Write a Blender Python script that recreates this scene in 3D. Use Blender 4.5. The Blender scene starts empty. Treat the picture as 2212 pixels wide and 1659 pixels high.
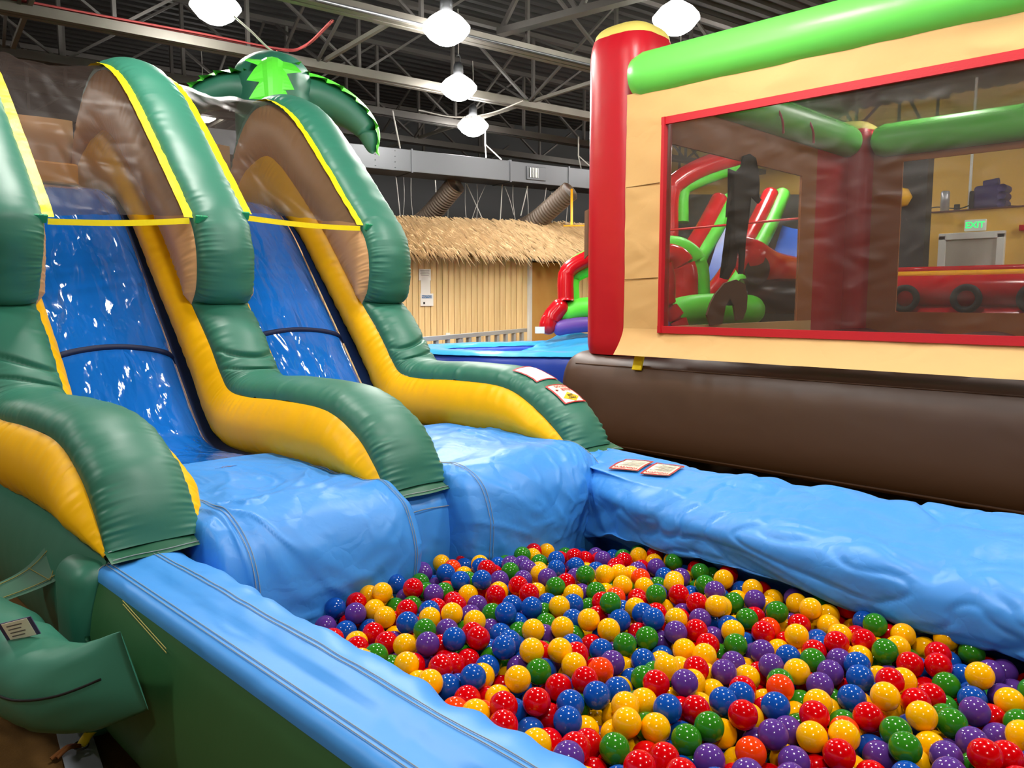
import bpy, bmesh, math, random
import numpy as np
from mathutils import Vector, Matrix, noise

random.seed(7)
PI = math.pi
scene = bpy.context.scene
col = scene.collection

# ------------------------------------------------------------------ camera
F = 1700.0
CX, CY, HY, VAX = 1106.0, 829.5, 645.0, -623.0
PITCH = math.atan2(CY - HY, F)
AZ = -math.atan2(VAX - CX, math.hypot(F, CY - HY))
CAM = Vector((0, 0, 1.6))
FWD = Vector((math.sin(AZ) * math.cos(PITCH), math.cos(AZ) * math.cos(PITCH), -math.sin(PITCH)))
RIGHT = Vector((math.cos(AZ), -math.sin(AZ), 0))
UP = RIGHT.cross(FWD)
cd = bpy.data.cameras.new('camera')
cd.sensor_fit = 'HORIZONTAL'
cd.sensor_width = 36.0
cd.lens = F / 2212 * 36
cd.clip_start = 0.05
cd.clip_end = 200
cam = bpy.data.objects.new('camera', cd)
col.objects.link(cam)
R3 = Matrix((RIGHT, UP, -FWD)).transposed()
cam.matrix_world = Matrix.Translation(CAM) @ R3.to_4x4()
scene.camera = cam

# ------------------------------------------------------------------ world, exposure
w = bpy.data.worlds.new('world')
scene.world = w
w.use_nodes = True
w.node_tree.nodes['Background'].inputs[0].default_value = (1.0, 0.95, 0.88, 1)
w.node_tree.nodes['Background'].inputs[1].default_value = 0.25
vs = scene.view_settings
vs.view_transform = 'Standard'
vs.look = 'None'
vs.exposure = 0.58
vs.gamma = 1.0
vs.use_curve_mapping = False
LAMP_STRENGTH = 92.0
cy = scene.cycles
cy.max_bounces = 5
cy.use_light_tree = False
cy.diffuse_bounces = 3
cy.glossy_bounces = 2
cy.transparent_max_bounces = 8

# ------------------------------------------------------------------ helpers
def ray(px, py):
    return FWD + RIGHT * ((px - CX) / F) - UP * ((py - CY) / F)
def at(px, py, d):                       # point seen at a pixel, d metres deep
    return CAM + ray(px, py) * d
def onz(px, py, z):
    r = ray(px, py); return CAM + r * ((z - CAM.z) / r.z)
def onx(px, py, x):
    r = ray(px, py); return CAM + r * ((x - CAM.x) / r.x)
def ony(px, py, y):
    r = ray(px, py); return CAM + r * ((y - CAM.y) / r.y)

def lin(c):
    return tuple(((v / 255) / 12.92 if v / 255 <= 0.04045 else ((v / 255 + 0.055) / 1.055) ** 2.4) for v in c)

MATS = {}
def mat(name, rgb, rough=0.45, spec=0.5, metal=0.0, coat=0.0, bump=None, var=None, emit=0.0, sheen=0.0, rand=0.0):
    """bump: list of (kind, scale, strength, distance); var: (scale, amount, rgb2); rand: per-object tone change"""
    if name in MATS:
        return MATS[name]
    m = bpy.data.materials.new(name)
    m.use_nodes = True
    nt = m.node_tree
    b = nt.nodes['Principled BSDF']
    c = lin(rgb) + (1,)
    b.inputs['Base Color'].default_value = c
    b.inputs['Roughness'].default_value = rough
    b.inputs['Specular IOR Level'].default_value = spec
    b.inputs['Metallic'].default_value = metal
    if coat:
        b.inputs['Coat Weight'].default_value = coat
        b.inputs['Coat Roughness'].default_value = 0.08
    if emit:
        b.inputs['Emission Color'].default_value = c
        b.inputs['Emission Strength'].default_value = emit
    tc = nt.nodes.new('ShaderNodeTexCoord')
    colsock = None
    if var:
        n = nt.nodes.new('ShaderNodeTexNoise')
        sc = var[0]
        mp = nt.nodes.new('ShaderNodeMapping')
        mp.inputs['Scale'].default_value = sc if isinstance(sc, tuple) else (sc, sc, sc)
        nt.links.new(tc.outputs['Object'], mp.inputs[0])
        nt.links.new(mp.outputs[0], n.inputs['Vector'])
        n.inputs['Scale'].default_value = 1
        n.inputs['Detail'].default_value = 5
        rp = nt.nodes.new('ShaderNodeValToRGB')
        rp.color_ramp.elements[0].position = 0.5 - 0.25
        rp.color_ramp.elements[1].position = 0.5 + 0.25
        rp.color_ramp.elements[0].color = c
        rp.color_ramp.elements[1].color = lin(var[2]) + (1,)
        nt.links.new(n.outputs['Fac'], rp.inputs[0])
        mx = nt.nodes.new('ShaderNodeMix'); mx.data_type = 'RGBA'
        mx.inputs[0].default_value = var[1]
        mx.inputs[6].default_value = c
        nt.links.new(rp.outputs[0], mx.inputs[7])
        colsock = mx.outputs[2]
    if rand:
        oi = nt.nodes.new('ShaderNodeObjectInfo')
        mr = nt.nodes.new('ShaderNodeMapRange')
        mr.inputs[3].default_value = 1 - rand; mr.inputs[4].default_value = 1 + rand
        nt.links.new(oi.outputs['Random'], mr.inputs[0])
        hs = nt.nodes.new('ShaderNodeHueSaturation')
        nt.links.new(mr.outputs[0], hs.inputs['Value'])
        if colsock is None:
            hs.inputs['Color'].default_value = c
        else:
            nt.links.new(colsock, hs.inputs['Color'])
        colsock = hs.outputs[0]
    if colsock is not None:
        nt.links.new(colsock, b.inputs['Base Color'])
    prev = None
    for kind, scale, strength, dist in (bump or []):
        mp = nt.nodes.new('ShaderNodeMapping')
        mp.inputs['Scale'].default_value = scale if isinstance(scale, tuple) else (scale,) * 3
        nt.links.new(tc.outputs['Object'], mp.inputs[0])
        if kind == 'voro':
            n = nt.nodes.new('ShaderNodeTexVoronoi'); n.feature = 'DISTANCE_TO_EDGE'
            n.inputs['Scale'].default_value = 1
            dn = nt.nodes.new('ShaderNodeTexNoise'); dn.inputs['Scale'].default_value = 1.3; dn.inputs['Detail'].default_value = 3
            nt.links.new(mp.outputs[0], dn.inputs['Vector'])
            ad = nt.nodes.new('ShaderNodeVectorMath'); ad.operation = 'MULTIPLY_ADD'
            ad.inputs[1].default_value = (1.1, 1.1, 1.1)
            nt.links.new(dn.outputs['Color'], ad.inputs[0]); nt.links.new(mp.outputs[0], ad.inputs[2])
            nt.links.new(ad.outputs[0], n.inputs['Vector'])
            cl = nt.nodes.new('ShaderNodeMath'); cl.operation = 'MINIMUM'; cl.inputs[1].default_value = 0.22
            nt.links.new(n.outputs['Distance'], cl.inputs[0])
            out = cl.outputs[0]
        else:
            n = nt.nodes.new('ShaderNodeTexNoise')
            n.inputs['Scale'].default_value = 1
            n.inputs['Detail'].default_value = 4 if kind != 'soft' else 1
            if kind == 'ridge':
                n.noise_type = 'RIDGED_MULTIFRACTAL'; n.normalize = True
                n.inputs['Detail'].default_value = 2
                n.inputs['Distortion'].default_value = 0.6
            nt.links.new(mp.outputs[0], n.inputs['Vector'])
            out = n.outputs['Fac']
        bp = nt.nodes.new('ShaderNodeBump')
        bp.inputs['Strength'].default_value = strength
        bp.inputs['Distance'].default_value = dist
        nt.links.new(out, bp.inputs['Height'])
        if prev:
            nt.links.new(prev, bp.inputs['Normal'])
        prev = bp.outputs[0]
    if prev:
        nt.links.new(prev, b.inputs['Normal'])
    MATS[name] = m
    return m

def net_mat(name, rgb, opacity, rough=0.35, bump=0.5, spec=0.5):
    if name in MATS:
        return MATS[name]
    m = bpy.data.materials.new(name); m.use_nodes = True
    nt = m.node_tree
    b = nt.nodes['Principled BSDF']
    b.inputs['Base Color'].default_value = lin(rgb) + (1,)
    b.inputs['Roughness'].default_value = rough
    b.inputs['Specular IOR Level'].default_value = spec
    tc = nt.nodes.new('ShaderNodeTexCoord')
    n = nt.nodes.new('ShaderNodeTexNoise'); n.noise_type = 'RIDGED_MULTIFRACTAL'
    mp = nt.nodes.new('ShaderNodeMapping'); mp.inputs['Rotation'].default_value = (0.5, 0.4, 0.3); mp.inputs['Scale'].default_value = (2.0, 3.2, 6.0)
    nt.links.new(tc.outputs['Object'], mp.inputs[0]); nt.links.new(mp.outputs[0], n.inputs['Vector'])
    n.inputs['Scale'].default_value = 1; n.inputs['Detail'].default_value = 3; n.inputs['Distortion'].default_value = 0.4
    bp = nt.nodes.new('ShaderNodeBump'); bp.inputs['Strength'].default_value = bump; bp.inputs['Distance'].default_value = 0.05
    nt.links.new(n.outputs['Fac'], bp.inputs['Height']); nt.links.new(bp.outputs[0], b.inputs['Normal'])
    tr = nt.nodes.new('ShaderNodeBsdfTransparent')
    mx = nt.nodes.new('ShaderNodeMixShader')
    mx.inputs[0].default_value = opacity
    nt.links.new(tr.outputs[0], mx.inputs[1]); nt.links.new(b.outputs[0], mx.inputs[2])
    nt.links.new(mx.outputs[0], nt.nodes['Material Output'].inputs[0])
    MATS[name] = m
    return m

def tag(o, label=None, cat=None, group=None, kind=None):
    if label: o['label'] = label
    if cat: o['category'] = cat
    if group: o['group'] = group
    if kind: o['kind'] = kind
    return o

def link(name, me, m=None, parent=None, smooth=True):
    if m is not None:
        me.materials.append(m)
    if smooth:
        me.polygons.foreach_set('use_smooth', [True] * len(me.polygons))
    o = bpy.data.objects.new(name, me)
    col.objects.link(o)
    if parent is not None:
        o.parent = parent
        o.matrix_parent_inverse = pinv(parent)
    return o

def pinv(p):
    # world matrix of p, built by hand (depsgraph not evaluated yet)
    def wm(o):
        b = Matrix.LocRotScale(o.location, o.rotation_euler, o.scale)
        return b if o.parent is None else wm(o.parent) @ o.matrix_parent_inverse @ b
    return wm(p).inverted()

def empty(name, loc):
    o = bpy.data.objects.new(name, None)
    o.empty_display_size = 0.1
    o.location = loc
    col.objects.link(o)
    return o

def mesh(name, v, f):
    me = bpy.data.meshes.new(name)
    me.from_pydata([tuple(p) for p in v], [], f)
    me.update()
    return me

def grid(fn, nu, nv, closed_u=False, closed_v=False, cap_u=False):
    """fn(u,v)->point, u,v in 0..1"""
    v = []; f = []
    cu = nu if closed_u else nu + 1
    cv = nv if closed_v else nv + 1
    for i in range(cu):
        for j in range(cv):
            v.append(tuple(fn(i / nu, j / nv)))
    for i in range(nu):
        for j in range(nv):
            a = i * cv + j; b = ((i + 1) % cu) * cv + j
            c = ((i + 1) % cu) * cv + (j + 1) % cv; d = i * cv + (j + 1) % cv
            f.append((a, b, c, d))
    if cap_u and closed_v:
        f.append(tuple(range(cv - 1, -1, -1)))
        f.append(tuple(range((cu - 1) * cv, cu * cv)))
    return v, f

def G(name, fn, nu, nv, m, parent=None, **k):
    v, f = grid(fn, nu, nv, **k)
    return link(name, mesh(name, v, f), m, parent)

def catmull(pts, t):
    """pts: list of tuples, t in [0, len-1]"""
    n = len(pts)
    i = min(int(t), n - 2); u = t - i
    p1, p2 = pts[i], pts[i + 1]
    p0 = pts[i - 1] if i > 0 else tuple(2 * a - b for a, b in zip(p1, p2))
    p3 = pts[i + 2] if i + 2 < n else tuple(2 * a - b for a, b in zip(p2, p1))
    return tuple(0.5 * (2 * b + (c - a) * u + (2 * a - 5 * b + 4 * c - d) * u * u + (3 * b - a - 3 * c + d) * u ** 3)
                 for a, b, c, d in zip(p0, p1, p2, p3))

class Curve2:
    """2-D or 3-D spline, arc-length parametrised 0..1"""
    def __init__(self, pts, n=400):
        self.p = [tuple(q) for q in pts]
        s = [catmull(self.p, (len(pts) - 1) * i / n) for i in range(n + 1)]
        d = [0.0]
        for a, b in zip(s, s[1:]):
            d.append(d[-1] + math.dist(a, b))
        self.s, self.d, self.L = s, d, d[-1]
        self.n = n
    def __call__(self, t):
        x = max(0, min(1, t)) * self.L
        lo = int(np.searchsorted(self.d, x)) - 1
        lo = max(0, min(self.n - 1, lo))
        k = (x - self.d[lo]) / max(1e-9, self.d[lo + 1] - self.d[lo])
        return tuple(a + (b - a) * k for a, b in zip(self.s[lo], self.s[lo + 1]))
    def tan(self, t):
        a, b = self(t - 0.004), self(t + 0.004)
        L = math.dist(a, b) or 1
        return tuple((q - p) / L for p, q in zip(a, b))

def tube_fn(path, rad, flat=1.0, roll=None):
    """path Curve of 3-D points; rad(t); returns fn(u,v)"""
    def fn(u, v):
        c = Vector(path(u)); t = Vector(path.tan(u))
        ref = Vector((0, 0, 1)) if abs(t.z) < 0.9 else Vector((0, 1, 0))
        s = t.cross(ref).normalized(); n = s.cross(t).normalized()
        a = v * 2 * PI
        r = rad(u) if callable(rad) else rad
        return c + s * (math.cos(a) * r) + n * (math.sin(a) * r * flat)
    return fn

def tube(name, pts, rad, m, parent=None, nu=None, nv=10, flat=1.0, smooth_ends=False):
    pts = [tuple(p) for p in pts]
    if len(pts) == 2:
        pts = [pts[0], tuple((a + b) / 2 for a, b in zip(*pts)), pts[1]]
        nu = nu or 2
    c = Curve2(pts, 60 if len(pts) < 4 else 200)
    r = rad
    if smooth_ends:
        R0 = rad if not callable(rad) else rad(0.5)
        k = R0 / c.L
        def r(u, rad=rad):
            b = rad(u) if callable(rad) else rad
            e = min(u, 1 - u) / k
            return b * (math.sqrt(max(0.0, 1 - (1 - min(1, e)) ** 2)) if e < 1 else 1.0) + 1e-4
    fn = tube_fn(c, r, flat)
    nu = nu or max(4, int(len(pts) * 5))
    if smooth_ends:
        base = fn
        def fn(u, v):
            u = 0.5 - 0.5 * math.cos(u * PI) if nu < 40 else u
            return base(u, v)
    v, f = grid(fn, nu, nv, closed_v=True, cap_u=True)
    return link(name, mesh(name, v, f), m, parent)

def box_mesh(name, c, s, bevel=0.0, seg=2, rot=None):
    bm = bmesh.new()
    bmesh.ops.create_cube(bm, size=1)
    for v in bm.verts:
        v.co = Vector((v.co.x * s[0], v.co.y * s[1], v.co.z * s[2]))
    if bevel:
        bmesh.ops.bevel(bm, geom=list(bm.edges), offset=bevel, segments=seg, affect='EDGES', profile=0.5)
    M = Matrix.Translation(Vector(c)) @ (rot.to_4x4() if rot is not None else Matrix.Identity(4))
    bmesh.ops.transform(bm, matrix=M, verts=bm.verts)
    me = bpy.data.meshes.new(name); bm.to_mesh(me); bm.free()
    return me

def box(name, c, s, m, parent=None, bevel=0.0, seg=2, rot=None, smooth=False):
    return link(name, box_mesh(name, c, s, bevel, seg, rot), m, parent, smooth=smooth)

def beam(name, a, b, wd, ht, m, parent=None):
    """rectangular bar from a to b"""
    a = Vector(a); b = Vector(b); t = (b - a)
    L = t.length; t = t.normalized()
    ref = Vector((0, 0, 1)) if abs(t.z) < 0.95 else Vector((0, 1, 0))
    s = t.cross(ref).normalized(); n = s.cross(t)
    R = Matrix((s, t, n)).transposed()
    return box(name, (a + b) / 2, (wd, L, ht), m, parent, rot=R)

def lathe(name, prof, c, m, parent=None, seg=32, axis=None):
    """prof: list of (r,z)"""
    v = []; f = []
    for i in range(seg):
        a = 2 * PI * i / seg
        for r, z in prof:
            v.append((c[0] + r * math.cos(a), c[1] + r * math.sin(a), c[2] + z))
    n = len(prof)
    for i in range(seg):
        for j in range(n - 1):
            f.append((i * n + j, ((i + 1) % seg) * n + j, ((i + 1) % seg) * n + j + 1, i * n + j + 1))
    bm = bmesh.new()
    me = mesh(name, v, f); bm.from_mesh(me)
    bmesh.ops.remove_doubles(bm, verts=bm.verts, dist=1e-5)
    bmesh.ops.recalc_face_normals(bm, faces=bm.faces)
    bm.to_mesh(me); bm.free()
    return link(name, me, m, parent)

def extrude_poly(name, poly, fn, th, m, parent=None):
    """poly: 2-D outline; fn(x,y,z)->world point; th thickness"""
    bm = bmesh.new()
    a = [bm.verts.new(fn(x, y, 0)) for x, y in poly]
    b = [bm.verts.new(fn(x, y, th)) for x, y in poly]
    n = len(poly)
    fs = [bm.faces.new(a), bm.faces.new(list(reversed(b)))]
    for i in range(n):
        bm.faces.new((a[i], b[i], b[(i + 1) % n], a[(i + 1) % n]))
    bmesh.ops.triangulate(bm, faces=fs)
    bmesh.ops.recalc_face_normals(bm, faces=bm.faces)
    me = bpy.data.meshes.new(name); bm.to_mesh(me); bm.free()
    return link(name, me, m, parent, smooth=False)

def text_on(name, body, size, fn, m, parent, bold=0.0, align='CENTER'):
    """lettering laid on a surface: fn(x,y)->point; built as a mesh"""
    cu = bpy.data.curves.new(name, 'FONT')
    cu.body = body; cu.size = size; cu.align_x = align; cu.align_y = 'CENTER'
    cu.offset = bold; cu.resolution_u = 2
    tmp = bpy.data.objects.new(name, cu)
    me0 = tmp.to_mesh()
    v = [fn(p.co.x, p.co.y) for p in me0.vertices]
    f = [tuple(p.vertices) for p in me0.polygons]
    me = mesh(name, v, f)
    tmp.to_mesh_clear(); bpy.data.objects.remove(tmp); bpy.data.curves.remove(cu)
    return link(name, me, m, parent, smooth=False)

def nz(x, y, z):
    return noise.noise(Vector((x, y, z)))
def ridged(x, y, z, o=3):
    s = 0; a = 1; t = 0
    for i in range(o):
        s += a * (1 - abs(noise.noise(Vector((x, y, z)) * (2 ** i) + Vector((i * 7.1, 3.3, 1.7)))) * 2)
        t += a; a *= 0.5
    return s / t

def crumple(x, y, z):
    """loose cloth: broad soft folds with a few sharp crease lines"""
    wv = Vector([noise.noise(Vector((x * 1.3 + k * 17.3, y * 1.3 - k * 5.1, z * 1.3 + 3.7))) for k in range(3)]) * 0.45
    x += wv.x; y += wv.y; z += wv.z
    s = 0.55 * noise.noise(Vector((x * 2.1, y * 2.1, z * 2.1 + 4)))
    for f_, a_ in ((2.6, 0.55), (5.2, 0.20)):
        s += a_ * (0.5 - 2.0 * abs(noise.noise(Vector((x * f_, y * f_ + f_, z * f_)))))
    n1 = noise.noise(Vector((x * 4.2 + 9, y * 3.0, z * 4.2))); m1 = noise.noise(Vector((x * 1.6, y * 1.6 + 20, z * 1.6)))
    s += 0.60 * math.exp(-(n1 / 0.07) ** 2) * max(0, m1 + 0.15)
    n2 = noise.noise(Vector((x * 9 + 2, y * 7.0, z * 9)))
    s += 0.42 * math.exp(-(n2 / 0.09) ** 2) * max(0, 0.3 - m1)
    return s

# ------------------------------------------------------------------ materials
vinyl_b = [('soft', 5, 0.25, 0.02), ('noise', (24, 24, 24), 0.10, 0.006)]
GREEN = mat('green_vinyl', (44, 114, 92), 0.47, 0.6, bump=vinyl_b)
YEL = mat('yellow_vinyl', (255, 192, 0), 0.45, 0.3, bump=vinyl_b)
TAN = mat('tan_vinyl', (222, 172, 118), 0.45, 0.45, bump=vinyl_b)
COVER = mat('blue_cover_cloth', (62, 146, 228), 0.43, 0.5, bump=[('voro', 5.0, 0.24, 0.04), ('ridge', 6.0, 0.14, 0.03), ('noise', 20, 0.06, 0.008)])
COVER2 = mat('blue_cover_smooth', (66, 150, 230), 0.42, 0.5, bump=[('ridge', (9, 5, 9), 0.35, 0.02), ('noise', 20, 0.1, 0.008)])
LANE = mat('glossy_lane_vinyl', (20, 108, 204), 0.10, 0.6, coat=0.6, bump=[('voro', (5.0, 2.2, 2.2), 0.6, 0.055), ('ridge', (7.0, 2.4, 2.4), 0.8, 0.035), ('soft', (9, 5, 5), 0.4, 0.012)])
NAVY = mat('navy_gutter', (16, 44, 92), 0.4)
STITCH = mat('stitch_thread', (150, 158, 160), 0.8)
STITCHY = mat('stitch_thread_gold', (150, 140, 70), 0.8)
YSTRIP = mat('yellow_web', (255, 228, 10), 0.45, bump=[('noise', 30, 0.3, 0.01)])
GWEB = mat('green_webbing', (24, 150, 96), 0.6)
FLAP = mat('green_flap', (38, 100, 72), 0.5, bump=vinyl_b)
NET = net_mat('brown_net', (46, 38, 34), 0.57, rough=0.45, bump=1.0, spec=0.22)
NET2 = net_mat('window_net', (64, 58, 52), 0.41, rough=0.42, bump=0.7)
NETROOF = net_mat('roof_net', (62, 52, 54), 0.68, bump=0.3)
NETEND = net_mat('end_net', (60, 52, 48), 0.25, bump=0.2)
LIME = mat('lime_vinyl', (96, 232, 62), 0.45, bump=vinyl_b)
LIMEB = mat('lime_beam_vinyl', (112, 224, 92), 0.38, bump=vinyl_b)
RED = mat('red_vinyl', (196, 22, 38), 0.36, bump=vinyl_b)
REDG = mat('red_gloss', (205, 14, 28), 0.2)
BROWN = mat('brown_vinyl', (82, 58, 46), 0.45, 0.8, bump=vinyl_b)
CANVAS = mat('canvas_tan', (224, 180, 118), 0.6, 0.3, bump=[('ridge', (2, 3, 3.4), 0.5, 0.04), ('voro', (2, 2.2, 2.6), 0.25, 0.03), ('noise', 26, 0.06, 0.006)])
REDWEB = mat('red_binding', (196, 24, 38), 0.5, bump=[('noise', 60, 0.2, 0.005)])
YCAP = mat('pale_yellow_cap', (232, 214, 110), 0.5)
BLACK = mat('black', (10, 10, 12), 0.7)
WHITE = mat('white_paint', (238, 238, 232), 0.5)
PAPER = mat('paper', (246, 244, 238), 0.7)
CREAM = mat('label_cream', (246, 236, 214), 0.5)
INKR = mat('ink_red', (186, 30, 34), 0.5)
INKK = mat('ink_black', (30, 26, 20), 0.5)
INKB = mat('ink_blue', (40, 110, 170), 0.5)
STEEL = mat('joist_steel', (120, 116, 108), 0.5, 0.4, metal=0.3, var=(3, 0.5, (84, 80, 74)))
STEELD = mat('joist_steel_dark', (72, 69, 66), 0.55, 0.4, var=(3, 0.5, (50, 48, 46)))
DECK = mat('roof_deck', (10, 9, 10), 0.75, var=(0.8, 0.5, (7, 6, 7)))
GALV = mat('galvanised', (86, 88, 92), 0.45, metal=0.6, bump=[('soft', 3, 0.2, 0.02)])
WIRE = mat('wire', (168, 164, 158), 0.5)
REDWIRE = mat('red_cable', (150, 58, 58), 0.7)
THATCH = mat('straw', (216, 188, 146), 0.85, 0.2, var=((9, 9, 9), 0.7, (176, 146, 108)))
THATCHB = mat('straw_bed', (120, 96, 68), 0.9, 0.1, var=(8, 0.6, (92, 72, 50)))
BAMBOO = mat('bamboo_board', (250, 220, 164), 0.5, 0.4, var=((24, 24, 1.6), 0.65, (226, 182, 118)), rand=0.08)
DOORW = mat('door_wood', (206, 158, 84), 0.5, var=((3, 3, 1.2), 0.7, (176, 120, 50)))
DWALL = mat('dark_wall', (58, 60, 62), 0.8, var=((0.6, 0.6, 4), 0.4, (44, 46, 48)))
YWALL = mat('yellow_wall', (238, 190, 86), 0.8, bump=[('noise', 4, 0.1, 0.02)])
BEIGE = mat('beige_wall', (200, 186, 160), 0.85)
CARPET = mat('carpet', (112, 82, 44), 0.95, 0.1, var=(14, 0.5, (84, 60, 32)), bump=[('noise', 90, 0.4, 0.01)])
PBLUE = mat('royal_blue_vinyl', (40, 84, 214), 0.36, bump=vinyl_b)
PSKY = mat('sky_blue_vinyl', (66, 172, 230), 0.25, bump=[('ridge', (3, 3, 3), 0.4, 0.03)])
PURP = mat('purple_vinyl', (112, 78, 168), 0.4, bump=vinyl_b)
PURPD = mat('purple_cloth', (58, 46, 104), 0.6, bump=[('noise', 12, 0.3, 0.02)])
ROPE = mat('rope', (150, 92, 44), 0.9)
MAT_B = mat('grey_mat', (178, 186, 200), 0.7)
ORAN = mat('orange_board', (240, 160, 6), 0.5)
SIGNG = mat('exit_green', (40, 220, 110), 0.5, emit=2.5)
SIGNW = mat('exit_face', (196, 200, 190), 0.5, emit=0.6)
BULB = bpy.data.materials.new('lamp_lens'); BULB.use_nodes = True
_b = BULB.node_tree.nodes['Principled BSDF']
_b.inputs['Emission Color'].default_value = (1.0, 0.96, 0.90, 1)
_b.inputs['Emission Strength'].default_value = LAMP_STRENGTH

BULBT = bpy.data.materials.new('lamp_refractor'); BULBT.use_nodes = True
_b = BULBT.node_tree.nodes['Principled BSDF']
_b.inputs['Emission Color'].default_value = (1.0, 0.96, 0.90, 1)
_b.inputs['Emission Strength'].default_value = 9.0
BULBT.cycles.emission_sampling = 'NONE'

# ------------------------------------------------------------------ building shell
JD = Vector((math.cos(math.radians(8.3)), -math.sin(math.radians(8.3)), 0))     # joist direction
JN = Vector((math.sin(math.radians(8.3)), math.cos(math.radians(8.3)), 0))
def bld(u, v, z):                       # building frame -> world
    p = JD * u + JN * v
    return Vector((p.x, p.y, z))

fl = box('floor', (8, 4, -0.05), (44, 44, 0.1), CARPET); tag(fl, 'brown carpet floor of the play hall', 'floor', kind='structure')
# ribbed roof deck
v = []; f = []
ribs = 150; pitch = 0.24
zs = [(0, 0), (0.09, 0), (0.12, 0.05), (0.21, 0.05)]
row = []
for i in range(ribs):
    for o_, dz in zs:
        row.append((-14 + i * pitch + o_, 5.85 + dz))
for vv, z in row:
    v.append(bld(-16, vv, z)); v.append(bld(32, vv, z))
for i in range(len(row) - 1):
    f.append((2 * i, 2 * i + 1, 2 * i + 3, 2 * i + 2))
ce = link('ceiling', mesh('ceiling', v, f), DECK, smooth=False); tag(ce, 'dark corrugated metal roof deck above the joists', 'ceiling', kind='structure')

# ------------------------------------------------------------------ hut frame (needed for the wall behind it)
HE = Vector((0.912, -0.41, 0)).normalized()
HN = Vector((-0.41, -0.912, 0)).normalized()
HP = Vector((10.28, 9.74, 0))
def hut(u, n, z):
    p = HP + HE * u + HN * n
    return Vector((p.x, p.y, z))
def slab(name, a, b, th, z0, z1, m, label):
    a = Vector(a); b = Vector(b); t = (b - a); t.z = 0
    nrm = Vector((t.y, -t.x, 0)).normalized() * th
    vv = [(*a.xy, z0), (*b.xy, z0), (*b.xy, z1), (*a.xy, z1)]
    vv = [Vector(p) for p in vv] + [Vector(p) + nrm for p in vv]
    o = link(name, mesh(name, vv, [(0, 1, 2, 3), (7, 6, 5, 4), (0, 4, 5, 1), (1, 5, 6, 2), (2, 6, 7, 3), (3, 7, 4, 0)]), m, smooth=False)
    return tag(o, label, 'wall', kind='structure')
slab('wall_back', hut(-22, -5.5, 0), hut(6.2, -5.5, 0), -0.2, 0, 6, DWALL, 'dark grey painted back wall above the thatched hut')
slab('wall_right', (18.6, 14, 0), (18.6, -14, 0), -0.2, 0, 6, YWALL, 'yellow textured wall of the far room')
slab('wall_left', (-9, -13, 0), (-9, 16, 0), -0.2, 0, 6, BEIGE, 'beige side wall of the hall')
slab('wall_front', (-9, -13, 0), (19, -13, 0), 0.2, 0, 6, BEIGE, 'beige wall behind the viewer')

# ------------------------------------------------------------------ joists
ZB, ZT = 4.72, 5.82
def joist(vp, idx, label, u0=-6, u1=20):
    root = empty('roof_joist', bld(u0, vp, ZB))
    tag(root, label, 'joist', 'open web steel joists under the roof')
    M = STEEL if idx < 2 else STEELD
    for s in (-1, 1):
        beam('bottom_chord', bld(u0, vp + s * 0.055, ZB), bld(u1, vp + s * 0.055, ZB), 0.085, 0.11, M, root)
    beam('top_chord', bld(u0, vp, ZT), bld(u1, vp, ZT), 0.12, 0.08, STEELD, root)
    step = 1.55
    n = int((u1 - u0) / step)
    for i in range(n):
        a = u0 + i * step + 0.3 * (idx % 2)
        # vertical post, and a diagonal on each side of it
        beam('web_post', bld(a, vp, ZB), bld(a, vp, ZT), 0.045, 0.045, STEELD, root)
        if i % 2 == 0:
            beam('web_diagonal', bld(a, vp, ZT), bld(a + step, vp, ZB), 0.05, 0.03, STEELD, root)
        else:
            beam('web_diagonal', bld(a, vp, ZB), bld(a + step, vp, ZT), 0.05, 0.03, STEELD, root)
    return root
def jv(x, y):                            # building-frame v of a point
    return JN.x * x + JN.y * y
jvs = [jv(5, 7.52), jv(5, 9.75), jv(5, 11.63), jv(5, 13.45), jv(5, 15.4)]
jl = ['steel roof joist crossing the top edge of the picture', 'second steel roof joist, just behind the palm crown, red cable along it',
      'third steel roof joist from the front, above the net tops', 'fourth steel roof joist, just above the metal duct', 'farthest steel roof joist, half hidden by the metal duct']
for i, vp in enumerate(jvs):
    joist(vp, i, jl[i])
# bridging bars between joists, running away from the viewer
br_u = [1.2, 4.6, 8.2, 11.8, 15.4]
for i, u in enumerate(br_u):
    r = empty('bridging', bld(u, jvs[0], ZB)); tag(r, ['bridging bar line nearest the bright lamp at the top corner', 'bridging bar line over the second slide lane', 'bridging bar line behind the hanging lamps', 'bridging bar line over the thatched hut', 'bridging bar line above the lime green beam'][i], 'bridging')
    for j in range(len(jvs) - 1 if u < 10 else 2):
        beam('horizontal_bar', bld(u, jvs[j], ZB + 0.06), bld(u, jvs[j + 1], ZB + 0.06), 0.05, 0.05, STEEL, r)
        beam('cross_bar', bld(u + 0.1, jvs[j], ZB), bld(u + 0.1, jvs[j + 1], ZT - 0.05), 0.035, 0.035, STEELD, r)
        beam('cross_bar', bld(u - 0.1, jvs[j], ZT - 0.05), bld(u - 0.1, jvs[j + 1], ZB), 0.035, 0.035, STEELD, r)

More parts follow.
